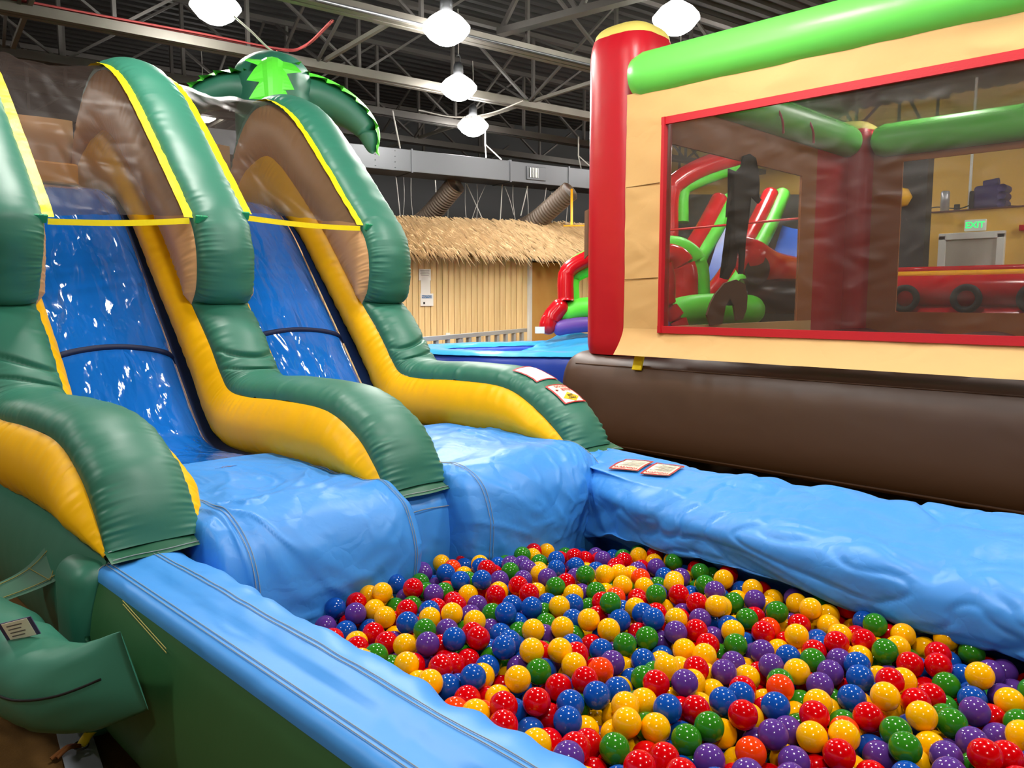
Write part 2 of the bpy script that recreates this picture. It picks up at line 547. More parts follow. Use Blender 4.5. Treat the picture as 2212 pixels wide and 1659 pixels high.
# girder seen over the red pillar
g = empty('roof_girder', at(1200, 150, 9.5)); tag(g, 'steel girder crossing the joists beside the red pillar top', 'girder')
ga, gb = at(1080, 128, 10.0), at(1560, 8, 8.2)
ga.z = gb.z = 4.95
beam('bottom_chord', ga, gb, 0.14, 0.08, STEELD, g)
beam('top_chord', ga + Vector((0, 0, 0.8)), gb + Vector((0, 0, 0.8)), 0.14, 0.08, STEELD, g)
for i in range(5):
    a = ga.lerp(gb, i / 5); b = ga.lerp(gb, (i + 1) / 5)
    beam('web_diagonal', a + Vector((0, 0, 0.8 * (i % 2))), b + Vector((0, 0, 0.8 * (1 - i % 2))), 0.05, 0.05, STEELD, g)
# conduit beside the first joist and the brown duct pieces up high on the right
tag(tube('conduit', [bld(3.5, jvs[0] - 0.16, ZB - 0.05), bld(9.2, jvs[0] - 0.16, ZB - 0.05)], 0.016, GALV), 'grey conduit pipe under the front roof joist', 'conduit')
tag(tube('vent_pipe', [at(1655, 62, 11), at(1740, 45, 11), at(1800, 28, 11)], 0.12, mat('copper_duct', (150, 112, 84), 0.4, metal=0.6)), 'copper coloured vent pipe above the lime green beam', 'pipe')
box('junction_box', at(822, 40, 9.4), (0.16, 0.12, 0.12), GALV, bevel=0.01)
tag(bpy.data.objects['junction_box'], 'small grey junction box on the front roof joist', 'box')
# red cable bundle
pp = [bld(u, jvs[1] - 0.08, ZB + 0.09 + 0.012 * math.sin(u * 5)) for u in (-3, -1.5, 0, 1, 2, 3, 4)]
e_ = bld(4.0, jvs[1] - 0.08, ZB + 0.1)
q_ = at(720, 45, 8.8)
pp += [e_.lerp(q_, 0.5) + Vector((0, 0, -0.12)), q_]
cb = empty('cable_bundle', pp[0]); tag(cb, 'faded red cable bundle draped along a roof joist', 'cable')
for k in range(3):
    tube('cable', [p + Vector((0, 0.03 * k, 0.012 * (k % 2))) for p in pp], 0.012, REDWIRE, cb, nu=60, nv=6)
pp = [at(430, 205, 9.9), at(470, 180, 9.7), at(520, 152, 9.5), at(565, 136, 9.4), at(600, 112, 9.3)]
tube('cable', pp, 0.02, REDWIRE, cb, nu=20, nv=6)
tag(tube('white_cable', [at(505, 35, 8.6), at(545, 70, 8.7), at(575, 100, 8.8), at(597, 117, 8.9)], 0.012, WIRE, nu=20, nv=6), 'white lamp cord slanting to the palm crown', 'cord')
tag(tube('drooping_wire', [onz(905, 238, 4.7), onz(905, 238, 4.7).lerp(onz(1130, 218, 4.7), 0.35) - Vector((0, 0, 0.16)), onz(905, 238, 4.7).lerp(onz(1130, 218, 4.7), 0.68) - Vector((0, 0, 0.15)), onz(1130, 218, 4.7)], 0.012, WIRE, nu=24, nv=6), 'pale wire sagging between the lower hanging lamps', 'wire')

# ------------------------------------------------------------------ pendant lamps
def make_lamp():
    r = empty('pendant_lamp', (0, 0, 0))
    lathe('lens', [(0.0, -0.17), (0.10, -0.165), (0.19, -0.11), (0.27, -0.015), (0.272, 0.0)], (0, 0, 0), BULB, r, seg=14)
    lathe('refractor', [(0.272, 0.0), (0.27, 0.02), (0.19, 0.11), (0.10, 0.17), (0.0, 0.18)], (0, 0, 0), BULBT, r, seg=14)
    lathe('housing', [(0.0, 0.36), (0.05, 0.355), (0.07, 0.30), (0.075, 0.185), (0.0, 0.18)], (0, 0, 0), GALV, r, seg=16)
    tube('hook', [(0, 0, 0.34), (0.035, 0, 0.38), (0.035, 0, 0.44), (0, 0, 0.47), (-0.03, 0, 0.44)], 0.008, GALV, r, nu=16, nv=6)
    tube('cord', [(0, 0, 0.45), (0.01, 0, 0.8), (0, 0, 1.1)], 0.007, WIRE, r, nu=6, nv=6)
    return r
def copy_tree(o, parent=None):
    c = o.copy(); col.objects.link(c)
    if parent is not None:
        c.parent = parent
    for ch in list(o.children):
        copy_tree(ch, c)
    return c
LL = [(4.16, 8.72, 'bright pendant lamp cut by the top edge above the first net'), (6.41, 7.44, 'bright pendant lamp, topmost of the row of three'),
      (8.27, 9.33, 'bright pendant lamp, middle one of the row of three'), (10.23, 11.14, 'bright pendant lamp just above the metal duct, lowest of the three'),
      (8.04, 5.3, 'bright pendant lamp behind the top of the red pillar'), (-0.3, 11.9, 'bright pendant lamp at the edge over the first net')]
off = [(-2.2, 5.2), (2.0, 5.0), (4.4, 3.2), (1.9, 1.0), (5.4, 0.2), (-1.5, -1.6), (3.2, -2.6), (8.6, 1.2), (8.4, -3.2), (11.6, 3.4), (10.6, 6.9), (12.9, 7.4), (14.6, 10.2), (15.4, 7.6), (14.6, -0.3), (14.6, 1.4), (6.2, 13.6), (13.0, -1.5)]  # unseen lamps; those near the hut and far room are added to brighten them
lamp0 = None
for i, p in enumerate(LL + off):
    if lamp0 is None:
        lamp0 = make_lamp(); o = lamp0
    else:
        o = copy_tree(lamp0)
    k_ = {1: 0.95, 2: 0.955, 3: 0.94}.get(i, 1.0)          # these three hang in front of the chords
    o.location = (p[0] * k_, p[1] * k_, 1.6 + 3.2 * k_)
    tag(o, p[2] if len(p) > 2 else 'unseen pendant lamp put in to light the hall', 'lamp', 'pendant lamps under the roof')

# ------------------------------------------------------------------ metal duct
DA = Vector((7.5, 10.83, 0)); DB = Vector((12.05, 9.80, 0))
DT = (DB - DA).normalized(); DN = Vector((-DT.y, DT.x, 0))
DA0 = DA - DT * 2.5
duct = empty('air_duct', (DA0.x, DA0.y, 3.7)); tag(duct, 'long galvanised metal air duct hanging over the thatched hut', 'duct')
cuts = [0, 2.1, 3.4, 5.35, 6.65, 7.75, 8.5]
Rd = Matrix((DT, DN, Vector((0, 0, 1)))).transposed()
for a, b in zip(cuts, cuts[1:]):
    c = DA0 + DT * ((a + b) / 2) + DN * 0.3
    box('duct_section', (c.x, c.y, 3.88), (b - a - 0.012, 0.6, 0.36), GALV, duct, bevel=0.008, rot=Rd)
for a in cuts[1:-1]:
    c = DA0 + DT * a + DN * 0.3
    box('flange', (c.x, c.y, 3.88), (0.03, 0.63, 0.39), GALV, duct, rot=Rd)
def dpt(s, n, z):
    p = DA0 + DT * s - DN * n
    return Vector((p.x, p.y, z))
gr = box('grille', dpt(5.9, 0.012, 3.88), (0.42, 0.03, 0.24), GALV, duct, rot=Rd, bevel=0.006)
box('grille_opening', dpt(5.83, 0.032, 3.885), (0.19, 0.012, 0.17), BLACK, gr, rot=Rd)
for k in range(6):
    box('slat', dpt(5.75 + k * 0.033, 0.042, 3.885), (0.012, 0.014, 0.17), WHITE, gr, rot=Rd)
for s0 in (2.75, 3.1):
    for k in range(4):
        lathe('rivet', [(0, 0.012), (0.012, 0.01), (0.014, 0)], dpt(s0, 0.0, 3.74 + 0.09 * k), GALV, duct, seg=6)
# hanger wires over the duct
hw = [(1.9, 0), (3.2, 0), (5.0, 1), (7.1, 1), (8.15, 0), (8.38, 0)]
hl = ['wire hanger holding the duct nearest the palm frond', 'wire hanger holding the riveted duct section', 'forked wire hanger under the lowest pendant lamp',
      'forked wire hanger near the duct grille', 'rod hanger on the duct close to the red pillar', 'rod hanger on the duct touching the red pillar']
for k, (s, fork) in enumerate(hw):
    r = empty('duct_hanger', dpt(s, -0.3, 4.06)); tag(r, hl[k], 'hanger', 'hangers holding the duct')
    t_ = dpt(s, -0.3, 4.72)
    if fork:
        m_ = dpt(s, -0.3, 4.36)
        tube('rod', [t_, m_], 0.014, WIRE, r, nv=6)
        tube('wire_leg', [m_, dpt(s - 0.16, 0.0, 4.06)], 0.011, WIRE, r, nv=6)
        tube('wire_leg', [m_, dpt(s + 0.16, 0.0, 4.06)], 0.011, WIRE, r, nv=6)
    else:
        tube('rod', [t_, dpt(s, -0.02, 4.06)], 0.014, WIRE, r, nv=6)
# flexible ducts going down behind the hut
def flex(a, b, label):
    a = Vector(a); b = Vector(b)
    mid = a.lerp(b, 0.55) + Vector((0, 0, -0.12))
    c = Curve2([a, mid, b])
    rf = lambda u: 0.175 + 0.012 * math.sin(u * 180)
    v_, f_ = grid(tube_fn(c, rf), 120, 14, closed_v=True, cap_u=True)
    o = link('flexible_duct', mesh('flexible_duct', v_, f_), mat('flex_duct', (92, 78, 66), 0.5, bump=[('noise', 10, 0.3, 0.02)]))
    tag(o, label, 'duct', 'flexible ducts under the metal duct')
flex(at(985, 398, 14.0), at(875, 500, 15.0), 'brown flexible duct slanting down to the thatch nearer the slide')
flex(at(1232, 412, 14.0), at(1095, 505, 15.0), 'brown flexible duct slanting down to the thatch nearer the red pillar')
# dangling wires in front of the dark wall
dw = [(855, 378, 866, 480), (872, 380, 870, 478), (888, 380, 893, 476), (940, 384, 945, 484), (964, 386, 967, 484), (1006, 390, 1008, 484), (1008, 398, 1048, 486), (1030, 392, 1029, 484),
      (1052, 394, 1016, 484), (1085, 398, 1080, 486), (1090, 402, 1110, 465), (1108, 400, 1113, 474), (1140, 402, 1125, 466), (1138, 402, 1140, 488), (1180, 406, 1175, 488), (1192, 416, 1192, 490), (1225, 410, 1222, 490)]
for k, (x0, y0, x1, y1) in enumerate(dw):
    a = at(x0, y0, 14.6); b = at(x1, y1, 14.6)
    o = tube('dangling_wire', [a, a.lerp(b, 0.5) + Vector((0.03 * math.sin(k * 2.1), 0, 0)), b], 0.006 if k % 3 else 0.011, WIRE, nu=6, nv=5)
    tag(o, 'thin wire dangling between the duct and the thatch', 'wire', 'wires dangling under the duct')
wc = empty('hanging_frame', at(1235, 487, 13)); tag(wc, 'thin wooden rod and bar hanging beside the red pillar', 'frame')
tube('rod', [at(1235, 408, 13), at(1235, 486, 13)], 0.02, ORAN, wc, nv=6); beam('bar', at(1219, 488, 13), at(1275, 487, 12.4), 0.03, 0.02, ORAN, wc)

# ------------------------------------------------------------------ thatched hut
hutr = empty('thatched_hut', hut(0, 0, 0)); tag(hutr, 'bamboo panelled hut with a thatched roof edge', 'hut')
bw = 0.105
proto = box_mesh('board', (0, 0, 0), (bw - 0.006, 0.03, 2.55), 0.006, 1)
Rh = Matrix((HE, -HN, Vector((0, 0, 1)))).transposed().to_4x4()
proto.materials.append(BAMBOO)
def board(u):
    o = bpy.data.objects.new('board', proto); col.objects.link(o)
    o.parent = hutr; o.matrix_parent_inverse = pinv(hutr)
    o.matrix_basis = Matrix.Translation(hut(u, random.uniform(-0.004, 0.004), 1.275)) @ Rh
u = -4.6
while u < -0.05:
    board(u); u += bw
u = 0.68
while u < 2.0:
    board(u); u += bw
box('wall_core', hut(-1.3, -0.12, 1.3), (6.6, 0.12, 2.6), THATCHB, hutr, rot=Rh.to_3x3())
# thatch bed and straws
tb = extrude_poly('thatch_bed', [(-0.42, 2.34), (0.55, 3.02), (0.62, 3.0), (-0.2, 2.3)], lambda x, y, z: hut(-5.2 + z, -x, y), 7.4, THATCHB, hutr)
v = []; f = []
rs = random.Random(3)
for k in range(9000):
    u = rs.uniform(-5.2, 2.2); s = rs.random() ** 0.8
    L = rs.uniform(0.18, 0.42); skew = rs.gauss(0.16, 0.14)
    a = Vector((u, -0.45 + s * 1.0, 2.335 + s * 0.69 + rs.uniform(0.0, 0.035)))
    dn = Vector((skew, -0.82 + rs.gauss(0, 0.06), -0.57 + rs.gauss(0, 0.10))).normalized() * L
    wv = Vector((1, rs.gauss(0, .3), rs.gauss(0, .3))).normalized() * rs.uniform(0.006, 0.013)
    i = len(v)
    p0, p1, p2 = a - wv, a + wv, a + dn
    up = Vector((0, -0.015, 0.02))
    for p in (p0, p1, p2, a + dn * 0.5 + up):
        v.append(hut(p.x, -p.y, p.z))
    f += [(i, i + 1, i + 3), (i + 1, i + 2, i + 3), (i + 2, i, i + 3)]
ts = link('straw', mesh('straw', v, f), THATCH, hutr, smooth=False); ts['kind'] = 'stuff'
# door of the hut
dr = box('door_1', hut(0.32, 0.012, 1.12), (0.54, 0.04, 2.24), DOORW, None, rot=Rh.to_3x3(), bevel=0.004)
tag(dr, 'light brown wooden door of the thatched hut', 'door', kind='structure')
for a, b in (((0.0, 0.02, 0), (0.0, 0.02, 2.33)), ((0.62, 0.02, 0), (0.62, 0.02, 2.33)), ((-0.035, 0.02, 2.30), (0.655, 0.02, 2.30))):
    beam('door_frame', hut(*a), hut(*b), 0.07, 0.07, WHITE, dr)
lathe('door_knob', [(0, 0.03), (0.025, 0.02), (0.03, 0), (0, -0.02)], hut(0.52, 0.06, 1.0), GALV, dr, seg=12)
# papers
def paper(u0, u1, z0, z1, label, n=0.022):
    o = box('paper_notice', hut((u0 + u1) / 2, n, (z0 + z1) / 2), (u1 - u0, 0.004, z1 - z0), PAPER, None, rot=Rh.to_3x3())
    return tag(o, label, 'notice', 'paper notices on the hut wall')
def hu(px, py):
    r = ray(px, py); k = (HP - CAM).dot(HN) / r.dot(HN); p = CAM + r * k
    return (p - HP).dot(HE), p.z
(u0, z1), (u1, z0) = hu(904, 581), hu(930, 606)
n1 = paper(u0, u1, z0, z1, 'top sheet of three white papers on the bamboo wall')
for k in range(4):
    box('text_line', hut((u0 + u1) / 2, 0.026, z1 - 0.03 - 0.024 * k), ((u1 - u0) * (0.75 - 0.1 * (k % 2)), 0.002, 0.005), INKK, n1, rot=Rh.to_3x3())
(u0, z1), (u1, z0) = hu(908, 604), hu(929, 640)
paper(u0, u1, z0, z1, 'blank middle sheet of three white papers on the bamboo wall', 0.028)
(u0, z1), (u1, z0) = hu(907, 634), hu(935, 661)
n3 = paper(u0, u1, z0, z1, 'bottom sheet of three papers, headed NOTICE in blue', 0.034)
um = (u0 + u1) / 2
box('notice_band', hut(um, 0.037, z1 - 0.055), ((u1 - u0) * 0.78, 0.002, 0.05), INKB, n3, rot=Rh.to_3x3())
text_on('notice_text', 'NOTICE', 0.048, lambda x, y: hut(um + x, 0.040, z1 - 0.055 + y), PAPER, n3)
box('pointing_mark', hut(um - 0.05, 0.038, z0 + 0.05), (0.03, 0.002, 0.035), INKK, n3, rot=Rh.to_3x3())
(u0, z1), (u1, z0) = hu(866, 600), hu(879, 615)
tag(box('switch_box', hut((u0 + u1) / 2, 0.045, (z0 + z1) / 2), (u1 - u0, 0.06, z1 - z0), WHITE, None, rot=Rh.to_3x3(), bevel=0.008), 'small white wall box on the bamboo beside the slide', 'box')
(u0, z1), (u1, z0) = hu(962, 719), hu(971, 728)
tag(box('wall_socket', hut((u0 + u1) / 2, 0.03, (z0 + z1) / 2), (u1 - u0, 0.02, z1 - z0), WHITE, None, rot=Rh.to_3x3()), 'small white socket low on the bamboo wall', 'socket')
# railing
fa, fb = Vector((5.7, 8.0, 0)), Vector((10.0, 9.56, 0))
ra = empty('railing', fa); tag(ra, 'grey and white railing in front of the bamboo hut', 'railing')
beam('top_rail', (fa.x, fa.y, 1.05), (fb.x, fb.y, 1.05), 0.07, 0.06, mat('rail_grey', (176, 178, 176), 0.5), ra)
beam('bottom_rail', (fa.x, fa.y, 0.12), (fb.x, fb.y, 0.12), 0.05, 0.05, MATS['rail_grey'], ra)
for k in range(14):
    p = fa.lerp(fb, (k + 0.5) / 14)
    beam('post', (p.x, p.y, 0), (p.x, p.y, 1.03), 0.055, 0.055, MATS['rail_grey'], ra)
    if k == 6:
        p = fa.lerp(fb, (k + 0.72) / 14); beam('post', (p.x, p.y, 0), (p.x, p.y, 1.03), 0.055, 0.055, MATS['rail_grey'], ra)

# ------------------------------------------------------------------ far inflatable pool and arch slide
far = empty('splash_pool_slide', (6.6, 6.6, 0)); tag(far, 'blue inflatable splash pool slide with red and green arch', 'inflatable')
# pool wall: tube of rounded section along an outline
outl = Curve2([(6.95, 5.72, 0), (6.3, 6.6, 0), (6.12, 7.3, 0), (6.35, 7.75, 0), (6.9, 8.02, 0), (7.8, 7.75, 0), (9.0, 7.3, 0)], 200)
def pw(u, v):
    c = Vector(outl(u)); t = Vector(outl.tan(u)); n = Vector((-t.y, t.x, 0))
    a = v * 2 * PI
    cs, sn = math.cos(a), math.sin(a)
    r = 1 + 0.012 * nz(u * 60, 0, 0)
    return c + n * (0.22 * r * math.copysign(abs(cs) ** 0.55, cs)) + Vector((0, 0, 0.77 + 0.21 * r * math.copysign(abs(sn) ** 0.6, sn)))
G('wall_tube', pw, 110, 28, PBLUE, far, closed_v=True, cap_u=True)
def pw2(u, v):
    c = Vector(outl(u)); t = Vector(outl.tan(u)); n = Vector((-t.y, t.x, 0))
    a = v * 2 * PI; cs, sn = math.cos(a), math.sin(a)
    return c + n * (0.20 * math.copysign(abs(cs) ** 0.5, cs) + 0.05) + Vector((0, 0, 0.28 + 0.28 * math.copysign(abs(sn) ** 0.5, sn)))
G('lower_tube', pw2, 80, 20, mat('dark_blue_vinyl', (14, 26, 70), 0.5), far, closed_v=True, cap_u=True)
def ptop(u, v):
    c = Vector(outl(u)); t = Vector(outl.tan(u)); n = Vector((-t.y, t.x, 0))
    s = -0.22 + 0.40 * v
    z = 0.995 - 0.05 * abs(2 * v - 1) ** 4 + 0.012 * ridged(u * 14, v * 2, 0)
    return c - n * (-s) * -1 + Vector((0, 0, z))
G('cover', ptop, 140, 10, PSKY, far)
G('splash_sheet', lambda u, v: Vector((6.5 + 2.6 * u - 0.5 * v, 6.1 + 1.55 * v - 0.2 * u, 0.80 + 0.05 * ridged(u * 5, v * 3, 0) + 0.75 * max(0, u - 0.62))), 60, 40, PSKY, far)
# arch (red outside, green inside)
dA = 11.0
def archpt(px, py, d=dA): return at(px, py, d)
outer = [(1178, 722), (1190, 688), (1213, 660), (1222, 650), (1222, 600), (1232, 580), (1262, 562), (1310, 540), (1370, 535), (1425, 560), (1440, 600), (1440, 655), (1462, 690), (1475, 725)]
tube('red_arch', [archpt(x, y) for x, y in outer[3:12]], 0.115, REDG, far, nu=60, nv=14)
for i0, i1 in ((0, 4), (10, 14)):
    tube('red_side_bumper', [archpt(x, y) for x, y in outer[i0:i1]], lambda u: 0.13, REDG, far, nu=24, nv=14, smooth_ends=True)
inner = [(1237, 652), (1237, 606), (1252, 590), (1300, 574), (1370, 568), (1412, 585), (1425, 610), (1425, 655)]
tube('green_arch_lining', [archpt(x, y, dA + 0.12) for x, y in inner], 0.10, LIME, far, nu=50, nv=12)
tube('lime_piping', [archpt(x, y - 17, dA - 0.02) for x, y in outer[4:10]], 0.025, LIME, far, nu=40, nv=8)
tube('green_bumper', [archpt(1205, 690, dA + .1), archpt(1240, 672, dA + .1), archpt(1300, 668, dA + .1), archpt(1420, 672, dA + .1), archpt(1455, 690, dA + .1)], 0.17, LIME, far, nu=40, nv=16, smooth_ends=True)
tube('purple_bumper', [archpt(1192, 712, dA), archpt(1240, 703, dA), archpt(1320, 700, dA), archpt(1450, 706, dA)], 0.11, PURP, far, nu=40, nv=14, smooth_ends=True)
box('warning_patch', archpt(1166, 713, dA - 0.16), (0.13, 0.02, 0.09), PAPER, far, rot=Matrix.Rotation(-PI / 4, 3, 'Z'))

# ------------------------------------------------------------------ obstacle course seen through the bounce house nets
ob = empty('obstacle_course', at(1560, 760, 15)); tag(ob, 'red, green and blue inflatable obstacle course seen through the window net', 'inflatable')
ob.location.z = 0
T = lambda x, y, d: at(x, y, d)
tube('red_post', [T(1425, 548, 13), T(1462, 556, 13), T(1481, 585, 13), T(1483, 640, 13), T(1483, 800, 13)], 0.19, REDG, ob, nu=60, nv=16)
tube('green_post', [T(1425, 533, 13.25), T(1472, 540, 13.25), T(1502, 572, 13.25), T(1508, 640, 13.25), T(1508, 800, 13.25)], 0.20, LIME, ob, nu=60, nv=16)
tube('red_arch', [T(1444, 520, 16), T(1447, 420, 16), T(1470, 388, 16), T(1525, 358, 16), T(1600, 335, 16)], 0.20, REDG, ob, nu=60, nv=16)
tube('green_arch', [T(1474, 480, 16.1), T(1476, 416, 16.1), T(1500, 396, 16.1), T(1570, 368, 16.1), T(1620, 350, 16.1)], 0.13, LIME, ob, nu=60, nv=14)
tube('red_rail', [T(1440, 640, 15), T(1480, 560, 15.2), T(1520, 495, 15.6), T(1555, 430, 16)], 0.17, REDG, ob, nu=40, nv=14)
tube('green_rail', [T(1470, 640, 15.1), T(1508, 560, 15.3), T(1545, 495, 15.7), T(1580, 430, 16.1)], 0.17, LIME, ob, nu=40, nv=14)
tube('red_rail', [T(1522, 652, 13.8), T(1565, 600, 14.3), T(1625, 500, 15.4), T(1665, 420, 16.2)], 0.17, REDG, ob, nu=40, nv=14)
tube('green_rail', [T(1558, 652, 13.8), T(1600, 595, 14.4), T(1655, 500, 15.5), T(1690, 420, 16.3)], 0.16, LIME, ob, nu=40, nv=14)
OBL = mat('obstacle_blue', (36, 104, 214), 0.4)
def slope(u, v, dx=0):
    a = T(1505 + dx, 660, 14.3).lerp(T(1560 + dx, 480, 16), u); b = T(1560 + dx, 660, 14.3).lerp(T(1640 + dx, 480, 16), u)
    return a.lerp(b, v) + Vector((0, 0, -0.06 - 0.08 * math.sin(v * PI)))
G('blue_slope', slope, 16, 10, OBL, ob)
G('blue_slope', lambda u, v: slope(u, v, 130), 16, 10, OBL, ob)
tube('purple_edge', [T(1530, 520, 15.6), T(1550, 490, 15.9), T(1575, 465, 16.1)], 0.10, PURP, ob, nu=20, nv=12)
tube('red_tunnel', [T(1606, 552, 13), T(1622, 556, 12.95), T(1660, 578, 13.3), T(1705, 588, 13.9), T(1770, 596, 14.6)], lambda u: 0.30 - 0.02 * u, REDG, ob, nu=50, nv=24, smooth_ends=False)
extrude_poly('tunnel_mouth', [(0.19 * math.cos(q * PI / 10), 0.24 * math.sin(q * PI / 10)) for q in range(20)], lambda x, y, z: T(1638, 582, 12.72) + RIGHT * x + Vector((0, 0, y)) + FWD * z, 0.1, BLACK, ob)
tube('black_skirt', [T(1600, 640, 13.2), T(1660, 640, 13.2), T(1740, 640, 13.4)], 0.30, mat('black_gloss', (16, 16, 18), 0.3), ob, nu=20, nv=14)
tube('green_base', [T(1440, 690, 12.6), T(1480, 672, 12.6), T(1560, 666, 12.7), T(1650, 672, 12.8)], 0.24, LIME, ob, nu=40, nv=16, smooth_ends=True)
tube('red_foot', [T(1420, 670, 12.9), T(1450, 668, 12.9), T(1475, 676, 12.9)], 0.2, REDG, ob, nu=20, nv=14, smooth_ends=True)
tube('red_strip', [T(1440, 498, 14.9), T(1560, 487, 14.9), T(1725, 472, 14.9)], 0.022, REDG, ob, nu=8, nv=8)
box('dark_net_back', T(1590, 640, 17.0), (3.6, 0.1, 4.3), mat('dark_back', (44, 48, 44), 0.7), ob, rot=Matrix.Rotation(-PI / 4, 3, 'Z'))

# ------------------------------------------------------------------ far yellow room: exit door, ledge and things on it
XW = 16.0
bl = box('wall_bulkhead', (XW + 0.3, 1.3, 1.59), (0.6, 7.2, 3.18), YWALL); tag(bl, 'lower yellow wall block with a ledge on top', 'wall', kind='structure')
box('ledge_trim', (XW - 0.01, 1.3, 3.185), (0.06, 7.2, 0.02), mat('dark_red_trim', (96, 30, 26), 0.6), bl)
d2 = box('door_2', (XW - 0.03, 4.2, 1.33), (0.05, 0.82, 2.66), mat('door_grey', (196, 190, 176), 0.5)); tag(d2, 'pale grey door under the green EXIT sign', 'door', kind='structure')
for c, s in (((XW - 0.05, 4.67, 1.37), (0.1, 0.12, 2.74)), ((XW - 0.05, 3.73, 1.37), (0.1, 0.12, 2.74)), ((XW - 0.05, 4.2, 2.72), (0.1, 1.06, 0.12))):
    box('door_frame', c, s, WHITE, d2, bevel=0.01)
ex = box('exit_sign', (XW - 0.05, 4.15, 2.90), (0.07, 0.34, 0.20), SIGNW, bevel=0.01); tag(ex, 'white sign with green EXIT letters over the far door', 'sign')
text_on('exit_letters', 'EXIT', 0.15, lambda x, y: Vector((XW - 0.09, 4.15 - x, 2.90 + y)), SIGNG, ex, bold=0.004)
tag(box('red_alarm', (XW - 0.05, 3.4, 2.81), (0.08, 0.14, 0.10), REDG, bevel=0.01), 'small red wall alarm beside the EXIT sign', 'alarm')
tag(lathe('silver_canister', [(0, 0), (0.075, 0), (0.075, 0.36), (0.06, 0.38), (0, 0.38)], (XW + 0.12, 4.72, 3.185), mat('silver', (196, 198, 202), 0.3, metal=0.4), seg=24), 'tall silver canister standing on the yellow ledge', 'canister')
tag(lathe('small_tin', [(0, 0), (0.05, 0), (0.05, 0.14), (0, 0.14)], (XW + 0.28, 4.56, 3.185), GALV, seg=16), 'small grey tin beside the tall silver canister', 'tin')
bg = empty('folded_bundle', (XW + 0.25, 4.03, 3.185)); tag(bg, 'dark purple rolled fabric bundle on the yellow ledge', 'bundle')
box('body', (XW + 0.25, 4.03, 3.40), (0.34, 0.46, 0.42), PURPD, bg, bevel=0.07, seg=4, smooth=True)
for k in range(3):
    tube('roll', [(XW + 0.08, 3.80, 3.27 + 0.13 * k), (XW + 0.42, 3.80, 3.27 + 0.13 * k)], 0.075, PURPD, bg, nu=8, nv=14)
tube('roll', [(XW + 0.2, 4.12, 3.63), (XW + 0.2, 3.88, 3.66)], 0.07, PURPD, bg, nu=8, nv=14)
box('side_pocket', (XW + 0.2, 4.28, 3.36), (0.24, 0.08, 0.34), BLACK, bg, bevel=0.03, smooth=True)
tag(tube('wall_pipe', [(XW + 0.5, 4.42, 3.2), (XW + 0.5, 4.42, 5.6)], 0.025, WHITE, nv=8), 'thin white pipe rising behind the ledge', 'pipe')
cbm = tag(tube('black_cable', [(XW + 0.3, 5.2, 3.25), (XW + 0.25, 4.9, 3.30), (XW + 0.2, 4.5, 3.24), (XW + 0.2, 4.2, 3.30), (XW + 0.3, 3.6, 3.22), (XW + 0.3, 3.3, 3.25)], 0.012, BLACK, nu=40, nv=6), 'black cable strewn along the yellow ledge', 'cable')
dc = box('dark_column', (15.0, 4.92, 2.2), (0.3, 0.55, 4.4), mat('column_dark', (38, 38, 40), 0.6)); tag(dc, 'dark column with a padded cover before the yellow wall', 'column')
lathe('yellow_bumper', [(0, 0.17), (0.1, 0.14), (0.17, 0), (0.1, -0.14), (0, -0.17)], (14.7, 5.0, 3.35), YEL, dc, seg=20)
# red bumper wall with tyre rings
rb = empty('bumper_wall', (13.4, 3.0, 0)); tag(rb, 'red inflatable bumper wall with dark tyre rings behind the window net', 'inflatable')
XB = 13.4
tube('red_tube', [(XB, 4.75, 1.72), (XB, 2.5, 1.72), (XB, -1.5, 1.72)], 0.24, REDG, rb, nu=30, nv=20, smooth_ends=False)
tube('lower_tube', [(XB, 4.75, 1.28), (XB, 2.5, 1.28), (XB, -1.5, 1.28)], 0.22, REDG, rb, nu=30, nv=16)
tube('yellow_stripe', [(XB + 0.3, 4.7, 1.98), (XB + 0.3, 2.0, 1.98), (XB + 0.3, -1.5, 1.98)], 0.06, YEL, rb, nu=10, nv=10)
tube('red_stripe', [(XB + 0.34, 4.7, 2.06), (XB + 0.34, 2.0, 2.06), (XB + 0.34, -1.5, 2.06)], 0.05, REDG, rb, nu=10, nv=10)
for k in range(5):
    yc = 4.35 - 0.86 * k
    v_, f_ = grid(lambda u, q: Vector((XB - 0.24 + 0.05 * math.sin(q * 2 * PI), yc + (0.17 + 0.05 * math.cos(q * 2 * PI)) * math.cos(u * 2 * PI), 1.60 + (0.17 + 0.05 * math.cos(q * 2 * PI)) * math.sin(u * 2 * PI))), 28, 10, closed_u=True, closed_v=True)
    link('tyre_ring', mesh('tyre_ring', v_, f_), mat('tyre', (26, 34, 32), 0.7), rb)

# ------------------------------------------------------------------ bounce house
XF, YE, XK = 6.1, 4.5, 11.35
bh = empty('bounce_house', (XF, YE, 0)); tag(bh, 'bounce house with brown base, red pillars, tan walls and lime green beams', 'bounce house')
YN = -1.6
def baseprof(u):
    """closed section of the base in (offset outwards, z)"""
    a = u * 2 * PI
    cs, sn = math.cos(a), math.sin(a)
    return (math.copysign(abs(cs) ** 0.75, cs), math.copysign(abs(sn) ** 0.62, sn))
def base_front(u, v):
    y = 5.28 + (YN - 5.28) * u
    o_, z_ = baseprof(v)
    tap = 1.0
    e = (5.28 - y) / 0.16
    if e < 1: tap = 0.82 + 0.18 * math.sqrt(max(0, 1 - (1 - e) ** 2))
    rr = 0.006 * nz(y * 9, v * 3, 2) * (1 if z_ > 0 else 0.3)
    return Vector((6.42 - 0.46 * o_ * -1 * -1 * (1) * tap - rr if False else 6.44 + 0.44 * o_ * tap + rr, y, 0.585 + (0.495 + rr) * z_ * tap))
G('base', base_front, 170, 56, BROWN, bh, closed_v=True, cap_u=True)
